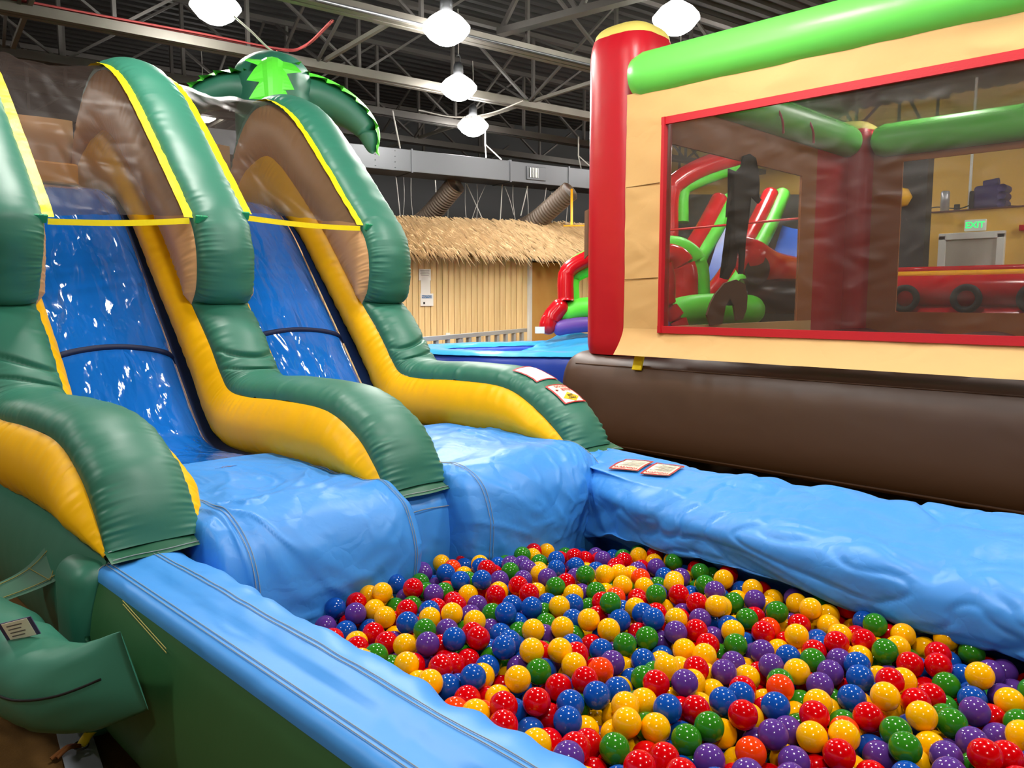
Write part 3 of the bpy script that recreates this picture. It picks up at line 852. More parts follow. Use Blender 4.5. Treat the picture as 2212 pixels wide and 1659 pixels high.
def base_end(u, v):
    x = 6.5 + (12.2 - 6.5) * u
    o_, z_ = baseprof(v)
    return Vector((x, 4.86 + 0.42 * o_, 0.58 + 0.48 * z_))
G('base_end', base_end, 40, 40, BROWN, bh, closed_v=True, cap_u=True)
tube('base_seam', [(6.13, 5.1, 0.17), (6.13, 2, 0.165), (6.13, YN, 0.165)], 0.014, mat('brown_piping', (96, 70, 54), 0.5), bh, nu=8, nv=8)
tube('top_seam', [(6.07, 5.1, 0.955), (6.07, 2, 0.955), (6.07, YN, 0.955)], 0.006, MATS['brown_piping'], bh, nu=8, nv=6)
box('yellow_tab', (6.06, 4.33, 1.0), (0.025, 0.10, 0.14), YSTRIP, bh, rot=Matrix.Rotation(0.35, 3, 'Y'), bevel=0.004)
# bouncing floor inside
def bfloor(u, v):
    x = 6.35 + 5.0 * u; y = YN + (4.6 - YN) * v
    return Vector((x, y, 1.06 + 0.13 * abs(math.sin((y + 0.1) * PI / 0.8)) ** 0.6))
G('bounce_floor', bfloor, 12, 160, mat('floor_vinyl', (120, 60, 66), 0.4, var=((0.1, 1.25, 0.1), 0.6, (46, 40, 40))), bh)
# pillars: rounded-square tubes
def pillar(xc, yc, r, z0, z1, name='pillar'):
    def fn(u, v):
        a = v * 2 * PI + 0.4
        cs, sn = math.cos(a), math.sin(a)
        k = (abs(cs) ** 3.2 + abs(sn) ** 3.2) ** (-1 / 3.2)
        z = z0 + (z1 - z0) * u
        top = max(0, (z - (z1 - 0.2)) / 0.2); bot = max(0, (z0 + 0.12 - z) / 0.12)
        s = (1 - 0.10 * top ** 2) * (1 - 0.06 * bot ** 2)
        puck = 0.006 * nz(a * 9, z * 3, 1) * (0.3 + top * 2)
        return Vector((xc + (r * k * 0.95 * s + puck) * cs, yc + (r * k * 0.95 * s + puck) * sn, z))
    p = G(name, fn, 60, 48, RED, bh, closed_v=True)
    def cp(u, v):
        a = v * 2 * PI + 0.4; cs, sn = math.cos(a), math.sin(a)
        k = (abs(cs) ** 3.2 + abs(sn) ** 3.2) ** (-1 / 3.2)
        rr = r * 0.95 * k * 0.895 * math.cos(u * PI / 2) ** 0.7
        return Vector((xc + rr * cs, yc + rr * sn, z1 + 0.15 * math.sin(u * PI / 2)))
    G('pillar_cap', cp, 12, 48, YCAP, p, closed_v=True)
    return p
p1 = pillar(6.50, 4.78, 0.375, 1.05, 4.08)
tube('seam_flange', [(6.28, 5.05 + 0.02, 1.1), (6.27, 5.07, 2.5), (6.28, 5.05, 3.85)], 0.012, mat('dark_red', (120, 12, 22), 0.5), p1, nu=20, nv=6)
pillar(11.45, 4.62, 0.40, 1.05, 3.9)
# appliqué mark at the pillar's edge
extrude_poly('brown_patch', [(-0.05, 0.18), (0.04, 0.22), (0.09, 0.1), (0.09, -0.06), (0.05, -0.2), (-0.05, -0.3)], lambda x, y, z: Vector((6.31 - z + x * 0.3, 5.13 - x, 2.3 + y)), 0.012, mat('patch_brown', (120, 92, 68), 0.5), p1)
# beams
def beam_tube(name, a, b, r, m):
    return tube(name, [a, tuple((p + q) / 2 for p, q in zip(a, b)), b], r, m, bh, nu=60, nv=28, smooth_ends=True)
beam_tube('front_beam', (6.2, 4.58, 3.63), (6.2, YN, 3.63), 0.215, LIMEB)
beam_tube('back_beam', (11.3, 4.3, 3.72), (11.3, YN, 3.72), 0.215, LIMEB)
beam_tube('end_beam', (6.7, 4.5, 3.72), (11.2, 4.5, 3.72), 0.215, LIMEB)
# front wall with the window opening, canvas built as four panels
WY0, WZ0, WZ1 = 4.10, 1.32, 3.17
def wrink(y, z, a=0.012):
    return a * ridged(y * 1.1, z * 1.3, 0.3, 3) + a * 0.7 * nz(y * 3, z * 5, 2)
def panel(name, y0, y1, z0, z1, ny, nzv, x=XF, skirt=False):
    def fn(u, v):
        y = y0 + (y1 - y0) * u; z = z0 + (z1 - z0) * v
        xx = x - wrink(y, z)
        if skirt:
            xx -= 0.16 * (1 - v) ** 1.5 + 0.012 * nz(y * 4, 0, 0) * (1 - v)
        return Vector((xx, y, z))
    return G(name, fn, ny, nzv, CANVAS, bh)
panel('canvas_side', 4.53, WY0, WZ0 - 0.002, 3.47, 16, 60)
panel('canvas_top', WY0, YN, WZ1, 3.47, 120, 12)
panel('canvas_skirt', 4.53, YN, 1.075, WZ0, 130, 10, skirt=True)
def vnet(u, v):
    y = WY0 + (YN + 0.3 - WY0) * u; z = WZ0 + (WZ1 - WZ0) * v
    return Vector((XF + 0.004 - 0.5 * wrink(y, z), y, z))
G('window_net', vnet, 90, 30, NET2, bh)
for a, b in (((XF - 0.02, WY0 + 0.03, WZ1), (XF - 0.02, YN, WZ1)), ((XF - 0.02, WY0 + 0.03, WZ0), (XF - 0.02, YN, WZ0)), ((XF - 0.02, WY0, WZ0 - 0.03), (XF - 0.02, WY0, WZ1 + 0.03))):
    beam('window_binding', a, b, 0.03 if a[2] == b[2] else 0.065, 0.065 if a[2] == b[2] else 0.03, REDWEB, bh)
for z in (2.63, 1.78):                                               # panel seams
    tube('canvas_seam', [(XF - 0.012, 4.52, z), (XF - 0.012, WY0 + 0.05, z + 0.01)], 0.004, mat('canvas_seam_dark', (150, 116, 66), 0.7), bh, nv=5)
# end wall (Y = YE) and back wall (X = XK), tan with nets
def wallbox(name, a, b, m=CANVAS):
    c = tuple((p + q) / 2 for p, q in zip(a, b)); s = tuple(max(0.03, abs(q - p)) for p, q in zip(a, b))
    return box(name, c, s, m, bh)
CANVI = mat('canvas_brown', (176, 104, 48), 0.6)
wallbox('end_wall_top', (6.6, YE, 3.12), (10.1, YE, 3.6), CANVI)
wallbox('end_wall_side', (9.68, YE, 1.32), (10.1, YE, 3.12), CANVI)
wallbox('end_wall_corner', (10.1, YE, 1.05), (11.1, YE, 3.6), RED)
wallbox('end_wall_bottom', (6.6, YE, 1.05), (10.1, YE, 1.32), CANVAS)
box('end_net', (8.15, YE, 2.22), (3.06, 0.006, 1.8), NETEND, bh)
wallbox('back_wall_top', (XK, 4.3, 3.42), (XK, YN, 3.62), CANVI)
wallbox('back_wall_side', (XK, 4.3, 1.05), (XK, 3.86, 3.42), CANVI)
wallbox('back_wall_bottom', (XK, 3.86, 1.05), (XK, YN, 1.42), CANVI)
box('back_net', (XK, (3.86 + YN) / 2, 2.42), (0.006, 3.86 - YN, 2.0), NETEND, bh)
# mesh roof
G('roof_net', lambda u, v: Vector((6.3 + 5.0 * u, YN + (4.45 - YN) * v, 3.86 - 0.10 * math.sin(u * PI) * math.sin(v * PI))), 16, 16, NETROOF, bh)
for x in (8.6, 9.4):
    tube('red_tie', [(x, 4.32, 3.75), (x + 0.05, 4.27, 3.62), (x + 0.16, 4.3, 3.48)], 0.014, REDWEB, bh, nu=8, nv=6)
# dark cut-out figures fixed on the end net
def flat_on_end(name, poly, m):
    pts = []
    for px, py in poly:
        p = ony(px, py, YE - 0.02); pts.append((p.x, p.z))
    return extrude_poly(name, pts, lambda x, y, z: Vector((x, YE - 0.03 - z, y)), 0.02, m, bh)
flat_on_end('dark_figure', [(1601, 338), (1615, 333), (1628, 342), (1626, 362), (1634, 372), (1636, 400), (1630, 420), (1640, 432), (1634, 440), (1618, 424), (1613, 440), (1610, 452), (1612, 480), (1606, 520), (1604, 560), (1600, 592), (1592, 592), (1594, 555), (1590, 535), (1584, 575), (1568, 604), (1552, 600), (1566, 575), (1572, 530), (1577, 480), (1578, 450), (1574, 430), (1570, 452), (1565, 470), (1567, 440), (1573, 405), (1580, 385), (1570, 365), (1586, 372), (1597, 360)], mat('figure_dark', (24, 20, 20), 0.8))
flat_on_end('brown_figure', [(1540, 636), (1560, 612), (1585, 604), (1605, 614), (1610, 640), (1608, 668), (1600, 690), (1585, 692), (1580, 660), (1572, 645), (1563, 660), (1555, 700), (1530, 704), (1522, 680), (1530, 655)], mat('figure_brown', (104, 66, 40), 0.8))

# ------------------------------------------------------------------ the dual lane slide
sl = empty('dual_lane_slide', (2.4, 2.95, 0)); tag(sl, 'green and yellow inflatable slide with two blue lanes into the ball pit', 'inflatable slide')
WALLS = [(0.92, 1.27), (2.15, 2.52), (3.53, 3.90)]
ST = [((2.95, .69), (2.955, .675)), ((3.055, .82), (3.10, .698)), ((3.20, .94), (3.25, .712)), ((3.46, 1.035), (3.50, .72)), ((3.9, 1.045), (3.9, .72)),
      ((4.3, 1.03), (4.35, .70)), ((4.52, 1.05), (4.62, .72)), ((4.63, 1.14), (4.78, .83)), ((4.78, 1.33), (4.95, 1.07)), ((5.0, 1.56), (5.2, 1.37)),
      ((5.25, 1.83), (5.53, 1.74)), ((5.53, 2.15), (5.85, 2.10)), ((5.9, 2.5), (6.15, 2.30)), ((6.2, 2.75), (6.4, 2.32)), ((6.45, 2.85), (6.6, 2.32)),
      ((6.8, 2.75), (6.8, 2.32)), ((6.98, 2.5), (6.9, 2.32))]
U_ = [a for a, b in ST]; L_ = [b for a, b in ST]
SU = [((5.0, 1.565), 9), ((4.93, 1.66), 9.3), ((4.90, 1.8), 9.6), ((4.91, 1.95), 10), ((4.98, 2.10), 10.5), ((5.2, 2.34), 11), ((5.53, 2.69), 11.6), ((5.8, 2.96), 12.2),
      ((6.05, 3.15), 12.8), ((6.35, 3.27), 13.4), ((6.65, 3.25), 14), ((6.92, 3.05), 14.6), ((7.08, 2.75), 15.3), ((7.12, 2.4), 16)]
SUp = [a for a, b in SU]; SUl = [catmull(U_, b) for a, b in SU]
low = U_[:10]
def norm2(pts, t):
    n = len(pts) - 1
    a = catmull(pts, max(0, t - 0.05)); b = catmull(pts, min(n, t + 0.05))
    ty, tz = b[0] - a[0], b[1] - a[1]
    L = math.hypot(ty, tz) or 1
    return (-tz / L, ty / L)
def cap_fn(pts, x0, x1, h, seed, foot=True):
    n = len(pts) - 1
    xc, hw_ = (x0 + x1) / 2, (x1 - x0) / 2
    def fn(u, v):
        t = u * n
        p = catmull(pts, t); nn = norm2(pts, t)
        a = (v - 0.5) * PI
        hh = h
        if foot:
            hh *= 0.25 + 0.75 * math.sin(min(1, t / 1.9) * PI / 2)
            hh *= 1 - 0.45 * math.exp(-((t - 9.0) / 0.35) ** 2)
            for tc, wd, dp in ((6.9, 0.06, 0.22), (7.5, 0.07, 0.30)):     # folds in the inside bend
                hh *= 1 - dp * math.exp(-((t - tc - 0.25 * math.sin(v * 5 + seed)) / wd) ** 2)
        else:
            hh *= 1 - 0.8 * math.exp(-(t / 0.55) ** 2)
        edge = abs(math.sin(a)) ** 6
        pk = 0.014 * nz(t * 9 + seed * 9, 4 * (v > 0.5) + 1.5 * v, seed) * abs(math.sin(a)) ** 3 * (math.cos(a) > 0.01) + 0.006 * nz(t * 2.2, v * 3, seed)
        pk += 0.010 * max(0, nz(t * 9 + seed, (v > .5) * 7, 5)) * abs(math.sin(a)) ** 2
        off_ = hh * math.cos(a) ** 0.85 if math.cos(a) > 0 else 0
        x = xc + hw_ * (1 + 0.10 * (1 - foot * 0) * math.cos(a) * 0.3) * math.sin(a)
        return Vector((x, p[0] + nn[0] * (off_ + pk), p[1] + nn[1] * (off_ + pk)))
    return fn
def side_fn(up, lo, x, sgn, b, seed, fade=True):
    n = len(up) - 1
    def fn(u, v):
        t = u * n
        p = catmull(up, t); q = catmull(lo, t)
        wdt = math.dist(p, q)
        bb = min(b, wdt * 0.42) * (math.sin(PI * v) ** 0.75 if 0 < v < 1 else 0)
        pk = 0.014 * nz(t * 8 + seed * 5, v * 1.5, seed + 9) * (abs(2 * v - 1) ** 1.5) * (1 if 0 < v < 1 else 0)
        return Vector((x + sgn * (bb + pk), p[0] + (q[0] - p[0]) * v, p[1] + (q[1] - p[1]) * v))
    return fn
def zlo(pts, dz): return [(a, b + dz) for a, b in pts]
capfns = []
for k, (x0, x1) in enumerate(WALLS):
    wn = 'slide_wall'
    c1 = cap_fn(low, x0, x1, 0.115, k + 1.0)
    ob1 = G('lower_green_tube', c1, 380, 28, GREEN, sl)
    c2 = cap_fn(SUp, x0, x1, 0.12, k + 4.0, foot=False)
    G('upper_green_tube', c2, 400, 28, GREEN, sl)
    capfns.append((c1, c2))
    for s, x in ((-1, x0), (1, x1)):
        G('yellow_side_tube', side_fn(U_, L_, x, s, 0.085, k * 2 + s), 420, 18, YEL, sl)
        G('tan_side_panel', side_fn(SUp, SUl, x, s, 0.05, k * 2 + s + 20), 260, 16, TAN, sl)
    # core, so nothing shows through
# outer base sides
def base_side(x, s):
    def fn(u, v):
        y = 2.95 + 4.2 * u; z = 0.20 + (0.465 + 0.085 * min(1, u * 14)) * v
        return Vector((x + s * (0.10 * math.sin(PI * v) ** 0.6 * min(1, u * 12 + 0.25) if 0 < v < 1 else 0), y, z))
    return fn
G('base_side', base_side(0.92, -1), 60, 16, GREEN, sl)
G('base_side', base_side(3.90, 1), 60, 16, GREEN, sl)
# green block at the foot of the outer wall
box('foot_block', (0.905, 3.07, 0.335), (0.20, 0.28, 0.65), GREEN, sl, bevel=0.075, seg=5, smooth=True)
# back panels and platform under the nets
for (a, b) in ((1.27, 2.15), (2.52, 3.53)):
    G('back_panel', lambda u, v: Vector((a + (b - a) * u, 7.1 - 0.05 * math.sin(u * PI), 2.3 + 0.72 * v)), 10, 8, TAN, sl)
# lanes
LP = [(2.86, .02), (2.79, .2), (2.745, .38), (2.74, .52), (2.775, .61), (2.86, .69), (3.0, .725), (3.4, .74), (4.0, .73), (4.35, .715), (4.6, .74), (4.78, .855), (5.2, 1.38),
      (5.53, 1.79), (5.8, 2.12), (5.98, 2.29), (6.16, 2.37), (6.6, 2.38), (7.1, 2.38)]
LC = Curve2(LP)
def lane_t(y):
    lo, hi = 0.0, 1.0
    best = min(range(401), key=lambda i: abs(LC(i / 400)[0] - y) if i > 60 else 9)
    return best / 400
T_SPLIT = lane_t(3.95)
def lane_fn(x0, x1, t0, t1, lift=0.0, wr=0.0, seed=0, crown=0.03, inset=0.0, bulge=0.0, ipow=10):
    def fn(u, v):
        t = t0 + (t1 - t0) * u
        p = LC(t); tg = LC.tan(t); nn = (-tg[1], tg[0])
        x = x0 + (x1 - x0) * v
        cr = crown * (1 - (2 * v - 1) ** 4) - inset * abs(2 * v - 1) ** ipow
        cr += bulge * (1 - (2 * v - 1) ** 4) * max(0, 1 - (abs(p[0] - 2.78) / 0.3)) 
        cr += wr * crumple(x + seed, p[0], p[1]) * min(1, (t1 - t) * 14 + 0.05)
        cr += lift
        return Vector((x, p[0] + nn[0] * cr, p[1] + nn[1] * cr))
    return fn
lanes = [(1.235, 2.185), (2.485, 3.56)]
lane_cover = []
for k, (x0, x1) in enumerate(lanes):
    G('lane_sheet', lane_fn(x0 + 0.045, x1 - 0.10, T_SPLIT - 0.04, 1.0, 0.0, 0.006, k * 5, 0.03, 0.07), 120, 40, LANE, sl)
    fnc = lane_fn(x0 + (-0.015 if k == 0 else -0.02), x1 + 0.0, 0.0, T_SPLIT, 0.012, 0.034, k * 11, 0.02, 0.2, 0.05, 44)
    lane_cover.append(fnc)
    G('landing_cover', lambda u, v: fnc(u, 0.5 - 0.5 * math.copysign(abs(1 - 2 * v) ** 0.8, 1 - 2 * v)), 150, 130, COVER, sl)
    # gutters either side
    for x in (x0 + 0.02, x1 - 0.05):
        G('gutter', lambda u, v: Vector((x - 0.075 + 0.15 * v, *[a for a in LC(T_SPLIT - 0.05 + (1 - T_SPLIT + 0.05) * u)][:1], LC(T_SPLIT - 0.05 + (1 - T_SPLIT + 0.05) * u)[1] - 0.03)), 60, 2, NAVY, sl)
    # soft shadow across the lane, modelled as a dark blue tube
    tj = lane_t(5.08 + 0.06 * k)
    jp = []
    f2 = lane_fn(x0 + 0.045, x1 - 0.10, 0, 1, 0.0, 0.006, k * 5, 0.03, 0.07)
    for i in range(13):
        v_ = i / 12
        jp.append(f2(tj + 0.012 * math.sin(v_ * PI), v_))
    tube('lane_shade_band', jp, 0.021, mat('shade_band_dark', (6, 26, 70), 0.6), sl, nu=40, nv=6)
    # hem stitching down the landing
    for vv in ((0.13, 0.145), (0.9, 0.915)) if k == 0 else ((0.10, 0.115), (0.955, 0.967)):
        for q in vv:
            pts = [fnc(0.02 + 0.75 * i / 40, q) for i in range(41)]
            pts = [p + Vector((0, -0.004, 0.004)) for p in pts]
            tube('stitching', pts, 0.0017, STITCH, sl, nu=60, nv=4)
# blue panel under the middle foot
MP = Curve2([(2.95, .02), (2.90, .25), (2.885, .45), (2.90, .58), (2.945, .655)])
G('middle_panel', lambda u, v: Vector((2.10 + 0.50 * v, MP(u)[0] + 0.006 * ridged(v * 4, u * 5, 3) - 0.02 * math.sin(v * PI), MP(u)[1])), 30, 20, COVER2, sl)
tube('stitching', [(2.16, 2.885, .585), (2.3, 2.878, .60), (2.5, 2.885, .585)], 0.0025, STITCH, sl, nu=10, nv=4)
# foot flaps
for (x0, x1) in WALLS:
    fl_ = G('foot_flap', lambda u, v: Vector((x0 - 0.005 + (x1 - x0 + 0.02) * u, 2.955 - 0.075 * v + 0.006 * math.sin(u * 9), 0.70 - 0.028 * v + 0.012 * math.sin(u * PI) * (1 - v))), 16, 5, FLAP, sl)
    for q in (0.15, 0.8):
        tube('flap_stitch', [(x0 + 0.005 + (x1 - x0) * i / 10, 2.955 - 0.075 * q + 0.006 * math.sin(i / 10 * 9) - 0.002, 0.7035 - 0.028 * q + 0.012 * math.sin(i / 10 * PI) * (1 - q)) for i in range(11)], 0.0018, STITCH, fl_, nu=14, nv=4)
# nets, yellow webs and clips
NT0 = 4.0
NT = (4.0, 4.25)
def web_fn(x, wd, t0, t1, lift):
    def fn(u, v):
        t = t0 + (t1 - t0) * u
        p = catmull(SUp, t); nn = norm2(SUp, t)
        l = lift + 0.006 * nz(t * 8, v, x)
        return Vector((x + wd * (v - 0.5), p[0] + nn[0] * l, p[1] + nn[1] * l))
    return fn
for k, (a, b) in enumerate(((1.27, 2.15), (2.52, 3.53))):
    def netf(u, v, a=a, b=b, k=k):
        t = NT[k] + (10.2 - NT[k]) * u
        p = catmull(SUp, t); nn = norm2(SUp, t)
        s = math.sin(v * PI)
        d = 0.03 - (0.07 * s) * math.sin(u * PI) + s * 0.05 * (ridged(v * 2.2 + u * 1.5 + k * 4, u * 2.4 - v, k, 3) - 0.5)
        return Vector((a + (b - a) * v, p[0] + nn[0] * d, p[1] + nn[1] * d - 0.03 * s * (u > 0.9)))
    G('lane_net', netf, 90, 60, NET, sl)
    for x, s in ((a, 1), (b, -1)):
        G('yellow_web', web_fn(x + s * 0.012, 0.08, NT[k] - 0.1, 9.6, 0.04), 80, 3, YSTRIP, sl)
    yb, zb = catmull(SUp, NT[k] - 0.05); nb = norm2(SUp, NT[k])
    G('net_bottom_band', lambda u, v: Vector((a + 0.02 + (b - a - 0.04) * u, yb + nb[0] * 0.05, zb - 0.01 + 0.036 * (v - 0.5) - 0.012 * math.sin(u * PI))), 20, 2, YSTRIP, sl)
    for x, s in ((a, 1), (b, -1)):
        cl = box('clip_tab', (x - s * 0.055, yb + nb[0] * 0.11, zb - 0.0), (0.12, 0.02, 0.05), GWEB, sl, rot=Matrix.Rotation(0.5, 3, 'X'), bevel=0.004)
        for q in (-0.035, -0.02, 0.02, 0.035):
            box('clip_stitch', (x - s * 0.055 + q, yb + nb[0] * 0.11 - 0.011, zb + 0.006), (0.003, 0.004, 0.036), STITCH, cl, rot=Matrix.Rotation(0.5, 3, 'X'))
# caution labels on the outer wall foot
def label_on(name, cf, u0, u1, v0, v1, parent, face, border, lift=0.006):
    def s(a, b, l):
        u = u0 + (u1 - u0) * a; v = v0 + (v1 - v0) * b
        p = cf(u, v); e = 0.004
        du = cf(u + e, v) - cf(u - e, v); dv = cf(u, v + e) - cf(u, v - e)
        n = dv.cross(du).normalized()
        if n.z < 0: n = -n
        return p + n * l
    o = G(name, lambda a, b: s(a, b, lift), 10, 10, face, parent)
    for q in (0, 1):
        G('label_border', lambda a, b: s(a, q * 0.94 + 0.06 * b, lift + 0.002), 10, 2, border, o)
        G('label_border', lambda a, b: s(q * 0.95 + 0.05 * a, b, lift + 0.002), 2, 10, border, o)
    return o, s
c1 = capfns[2][0]
lb, sf = label_on('exit_only_label', c1, 0.165, 0.235, 0.34, 0.68, sl, CREAM, INKR)
lb['label'] = 'caution label with red and black lettering'
put = lambda cx_, cy_, k: (lambda x, y: sf(cy_ + y * k, cx_ + x * k * 0.9, 0.010))
text_on('lettering', 'DO NOT', 0.17, put(0.58, 0.82, 1), INKR, lb, bold=0.005)
text_on('lettering', 'ENTER', 0.17, put(0.62, 0.65, 1), INKR, lb, bold=0.005)
dm = [(0.5, 0.06), (0.86, 0.29), (0.5, 0.52), (0.14, 0.29)]
o = link('diamond', mesh('diamond', [sf(y, x, 0.009) for x, y in dm], [(0, 1, 2, 3)]), mat('sign_yellow', (240, 196, 30), 0.5), lb, smooth=False)
text_on('lettering', 'EXIT', 0.13, put(0.5, 0.36, 1), INKK, lb, bold=0.004)
text_on('lettering', 'ONLY', 0.13, put(0.5, 0.23, 1), INKK, lb, bold=0.004)
box('hand_mark', sf(0.66, 0.20, 0.01), (0.012, 0.012, 0.004), INKR, lb)
lb2, sf2 = label_on('white_label', c1, 0.262, 0.335, 0.32, 0.66, sl, PAPER, INKR)

# the walls do not stand exactly square: the first leans forward at the top, the last sits back
def warp_slide(co):
    k = np.interp(co[:, 0], [1.0, 1.3, 2.1, 2.55, 3.5, 3.95], [0, 0, 0, 0, 0.12, 0.12])
    up = np.interp(co[:, 0], [1.0, 1.3, 2.1, 2.55], [-0.2, -0.2, 0, 0])
    q = np.clip((co[:, 2] - 1.6) / 0.6, 0, 1); q = q * q * (3 - 2 * q)
    fade = np.clip((co[:, 1] - 2.85) / 0.3, 0, 1)
    co[:, 1] += k * fade + up * q
    co[:, 2] += up * q * 0.4
    return co
def warp_tree(o):
    for ch in o.children:
        if ch.type == 'MESH':
            a = np.empty(len(ch.data.vertices) * 3); ch.data.vertices.foreach_get('co', a)
            ch.data.vertices.foreach_set('co', warp_slide(a.reshape(-1, 3)).ravel()); ch.data.update()
        warp_tree(ch)
warp_tree(sl)
q0_, q1_ = ony(50, 366, 6.3), ony(170, 366, 6.3)
box('yellow_step', ((q0_.x + q1_.x) / 2, 6.35, q0_.z), (q1_.x - q0_.x, 0.1, 0.155), ORAN, sl, bevel=0.015)

# ------------------------------------------------------------------ palm crown on top
pm = empty('palm_crown', (4.03, 7.2, 0)); tag(pm, 'inflatable palm tree crown with dark green fronds and lime fringes', 'palm tree')
px_, py_ = 4.10, 7.40
lathe('trunk', [(0.0, 0.0), (0.24, 0.0), (0.26, 0.6), (0.23, 1.2), (0.25, 1.8), (0.22, 2.4), (0.24, 3.0), (0.22, 3.3)], (px_, py_, 0), TAN, pm, seg=24)
def hubf(u, v):
    a = v * 2 * PI; z = 3.15 + 0.88 * u
    r = 0.37
    if u > 0.72:
        r = 0.36 * math.cos((u - 0.72) / 0.28 * PI / 2) ** 0.5 if u < 1 else 0.001
    r *= 1 + 0.02 * nz(a * 3 * 1.0, z * 4, 0) + 0.025 * abs(math.sin(a * 5)) * (u > 0.55)
    return Vector((px_ + r * math.cos(a), py_ + r * math.sin(a), z))
G('hub', hubf, 30, 64, GREEN, pm, closed_v=True)
def frond(pts, r0, seed, tooth_w=0.11, nt=8):
    c = Curve2(pts)
    rad = lambda u: r0 * (1 - u) ** 0.55 * (1 + 0.12 * u) + 0.006
    fr = G('frond', tube_fn(c, rad, 0.9), 40, 20, GREEN, pm, closed_v=True, cap_u=True)
    # lime leaf sheet over the top with a saw-tooth edge
    v = []; f = []
    N = nt * 5
    hd = Vector(c(0.8)) - Vector(c(0.0)); hd.z = 0; hd.normalize(); SIDE = hd.cross(Vector((0, 0, 1)))
    rnd = random.Random(seed)
    lens = [[rnd.uniform(0.6, 1.15) for _ in range(nt + 1)] for _ in range(2)]
    for i in range(N + 1):
        u = i / N * 0.985
        p = Vector(c(u)); t = Vector(c.tan(u))
        s = SIDE; n = s.cross(t).normalized()
        for q in (-1, -0.7, -0.35, 0, 0.35, 0.7, 1):
            ang = q * 1.05
            if abs(q) < 0.99:
                pt = p + s * math.sin(ang) * (rad(u) + 0.008) + n * math.cos(ang) * (rad(u) * 0.9 + 0.012)
            else:
                tooth = ((i + (2 if q > 0 else 0)) % 5) / 4 * lens[int(q > 0)][i // 5]
                pt = p + s * q * (rad(u) * 0.88 + 0.015 + tooth_w * tooth) + n * (rad(u) * 0.52 + 0.012 + 0.03 * tooth) + t * (0.05 * tooth)
            v.append(pt)
    for i in range(N):
        for j in range(6):
            a = i * 7 + j
            f.append((a, a + 1, a + 8, a + 7))
    link('leaf_fringe', mesh('leaf_fringe', v, f), LIME, fr, smooth=False)
zc = 3.64
frond([(px_ + 0.15, py_, zc), (px_ + 0.42, py_ - 0.12, zc - 0.0), (px_ + 0.66, py_ - 0.30, zc - 0.12), (px_ + 0.79, py_ - 0.46, zc - 0.32), (px_ + 0.80, py_ - 0.54, zc - 0.56)], 0.26, 1, 0.08)
dx_, dy_ = -0.49, -0.87
frond([(px_ + dx_ * k, py_ + dy_ * k, z) for k, z in ((0.16, 3.70), (0.30, 3.76), (0.40, 3.70), (0.46, 3.55), (0.49, 3.35), (0.50, 3.05))], 0.145, 2, 0.12, 6)
frond([(px_ - 0.15, py_ + 0.05, zc - 0.02), (px_ - 0.42, py_ + 0.2, zc - 0.02), (px_ - 0.68, py_ + 0.34, zc - 0.16), (px_ - 0.85, py_ + 0.45, zc - 0.36)], 0.22, 3)
frond([(px_ + 0.1, py_ + 0.15, zc), (px_ + 0.3, py_ + 0.42, zc + 0.02), (px_ + 0.5, py_ + 0.66, zc - 0.18), (px_ + 0.6, py_ + 0.8, zc - 0.45)], 0.22, 4)

# ------------------------------------------------------------------ ball pit pool
pl = empty('ball_pit_pool', (2.3, 1.0, 0)); tag(pl, 'blue padded ball pit pool with green outer sides', 'ball pit')
Y0, Y1 = 2.955, -1.3
LW = Curve2([(0.884, .605), (0.890, .632), (0.915, .650), (0.985, .656), (1.065, .672), (1.14, .662), (1.195, .625), (1.222, .56), (1.23, .44), (1.225, .25), (1.22, .05)])
def lwf(u, v):
    y = Y0 + 0.05 + (Y1 - Y0) * u
    p = LW(v); tg = LW.tan(v)
    n = (-tg[1], tg[0])
    puff = 1 if 0.18 < v < 0.6 else 0
    fan = 0.016 * nz(y * 10 - p[0] * 7, p[0] * 4, 1) * math.exp(-((v - 0.36) / 0.09) ** 2) + 0.008 * ridged(y * 2.2, v * 3, 4, 2) * (v > 0.15)
    e = min(1, u * 30)
    return Vector((p[0] + n[0] * fan, y, p[1] + n[1] * fan - 0.004 * (1 - e) ** 2))
G('left_wall_cover', lwf, 220, 60, COVER2, pl)
G('green_side', lambda u, v: Vector((0.90 - 0.06 * math.sin(v * PI) ** 0.7 if 0 < v < 1 else 0.90, Y0 - 0.03 + (Y1 - Y0) * u, 0.02 + 0.61 * v)), 60, 14, mat('green_side_vinyl', (52, 104, 58), 0.5, bump=vinyl_b), pl)
for v_ in (0.07, 0.085, 0.225, 0.24):
    pts = [lwf(0.008 + 0.98 * i / 120, v_) for i in range(121)]
    pts = [p + Vector((-0.002, 0, 0.003)) for p in pts]
    tube('stitching', pts, 0.0017, STITCH, pl, nu=160, nv=4)
tube('stitching', [lwf(0.012, 0.03 + 0.22 * i / 10) + Vector((0, 0, 0.004)) for i in range(11)], 0.0022, STITCH, pl, nu=16, nv=4)
for dz in (0, 0.012):
    q_a, q_b = onx(266, 1305, 0.862), onx(360, 1410, 0.852)
    tube('stitching', [q_a.lerp(q_b, i / 8) + Vector((-0.001, 0, dz)) for i in range(9)], 0.0018, STITCHY, pl, nu=16, nv=4)
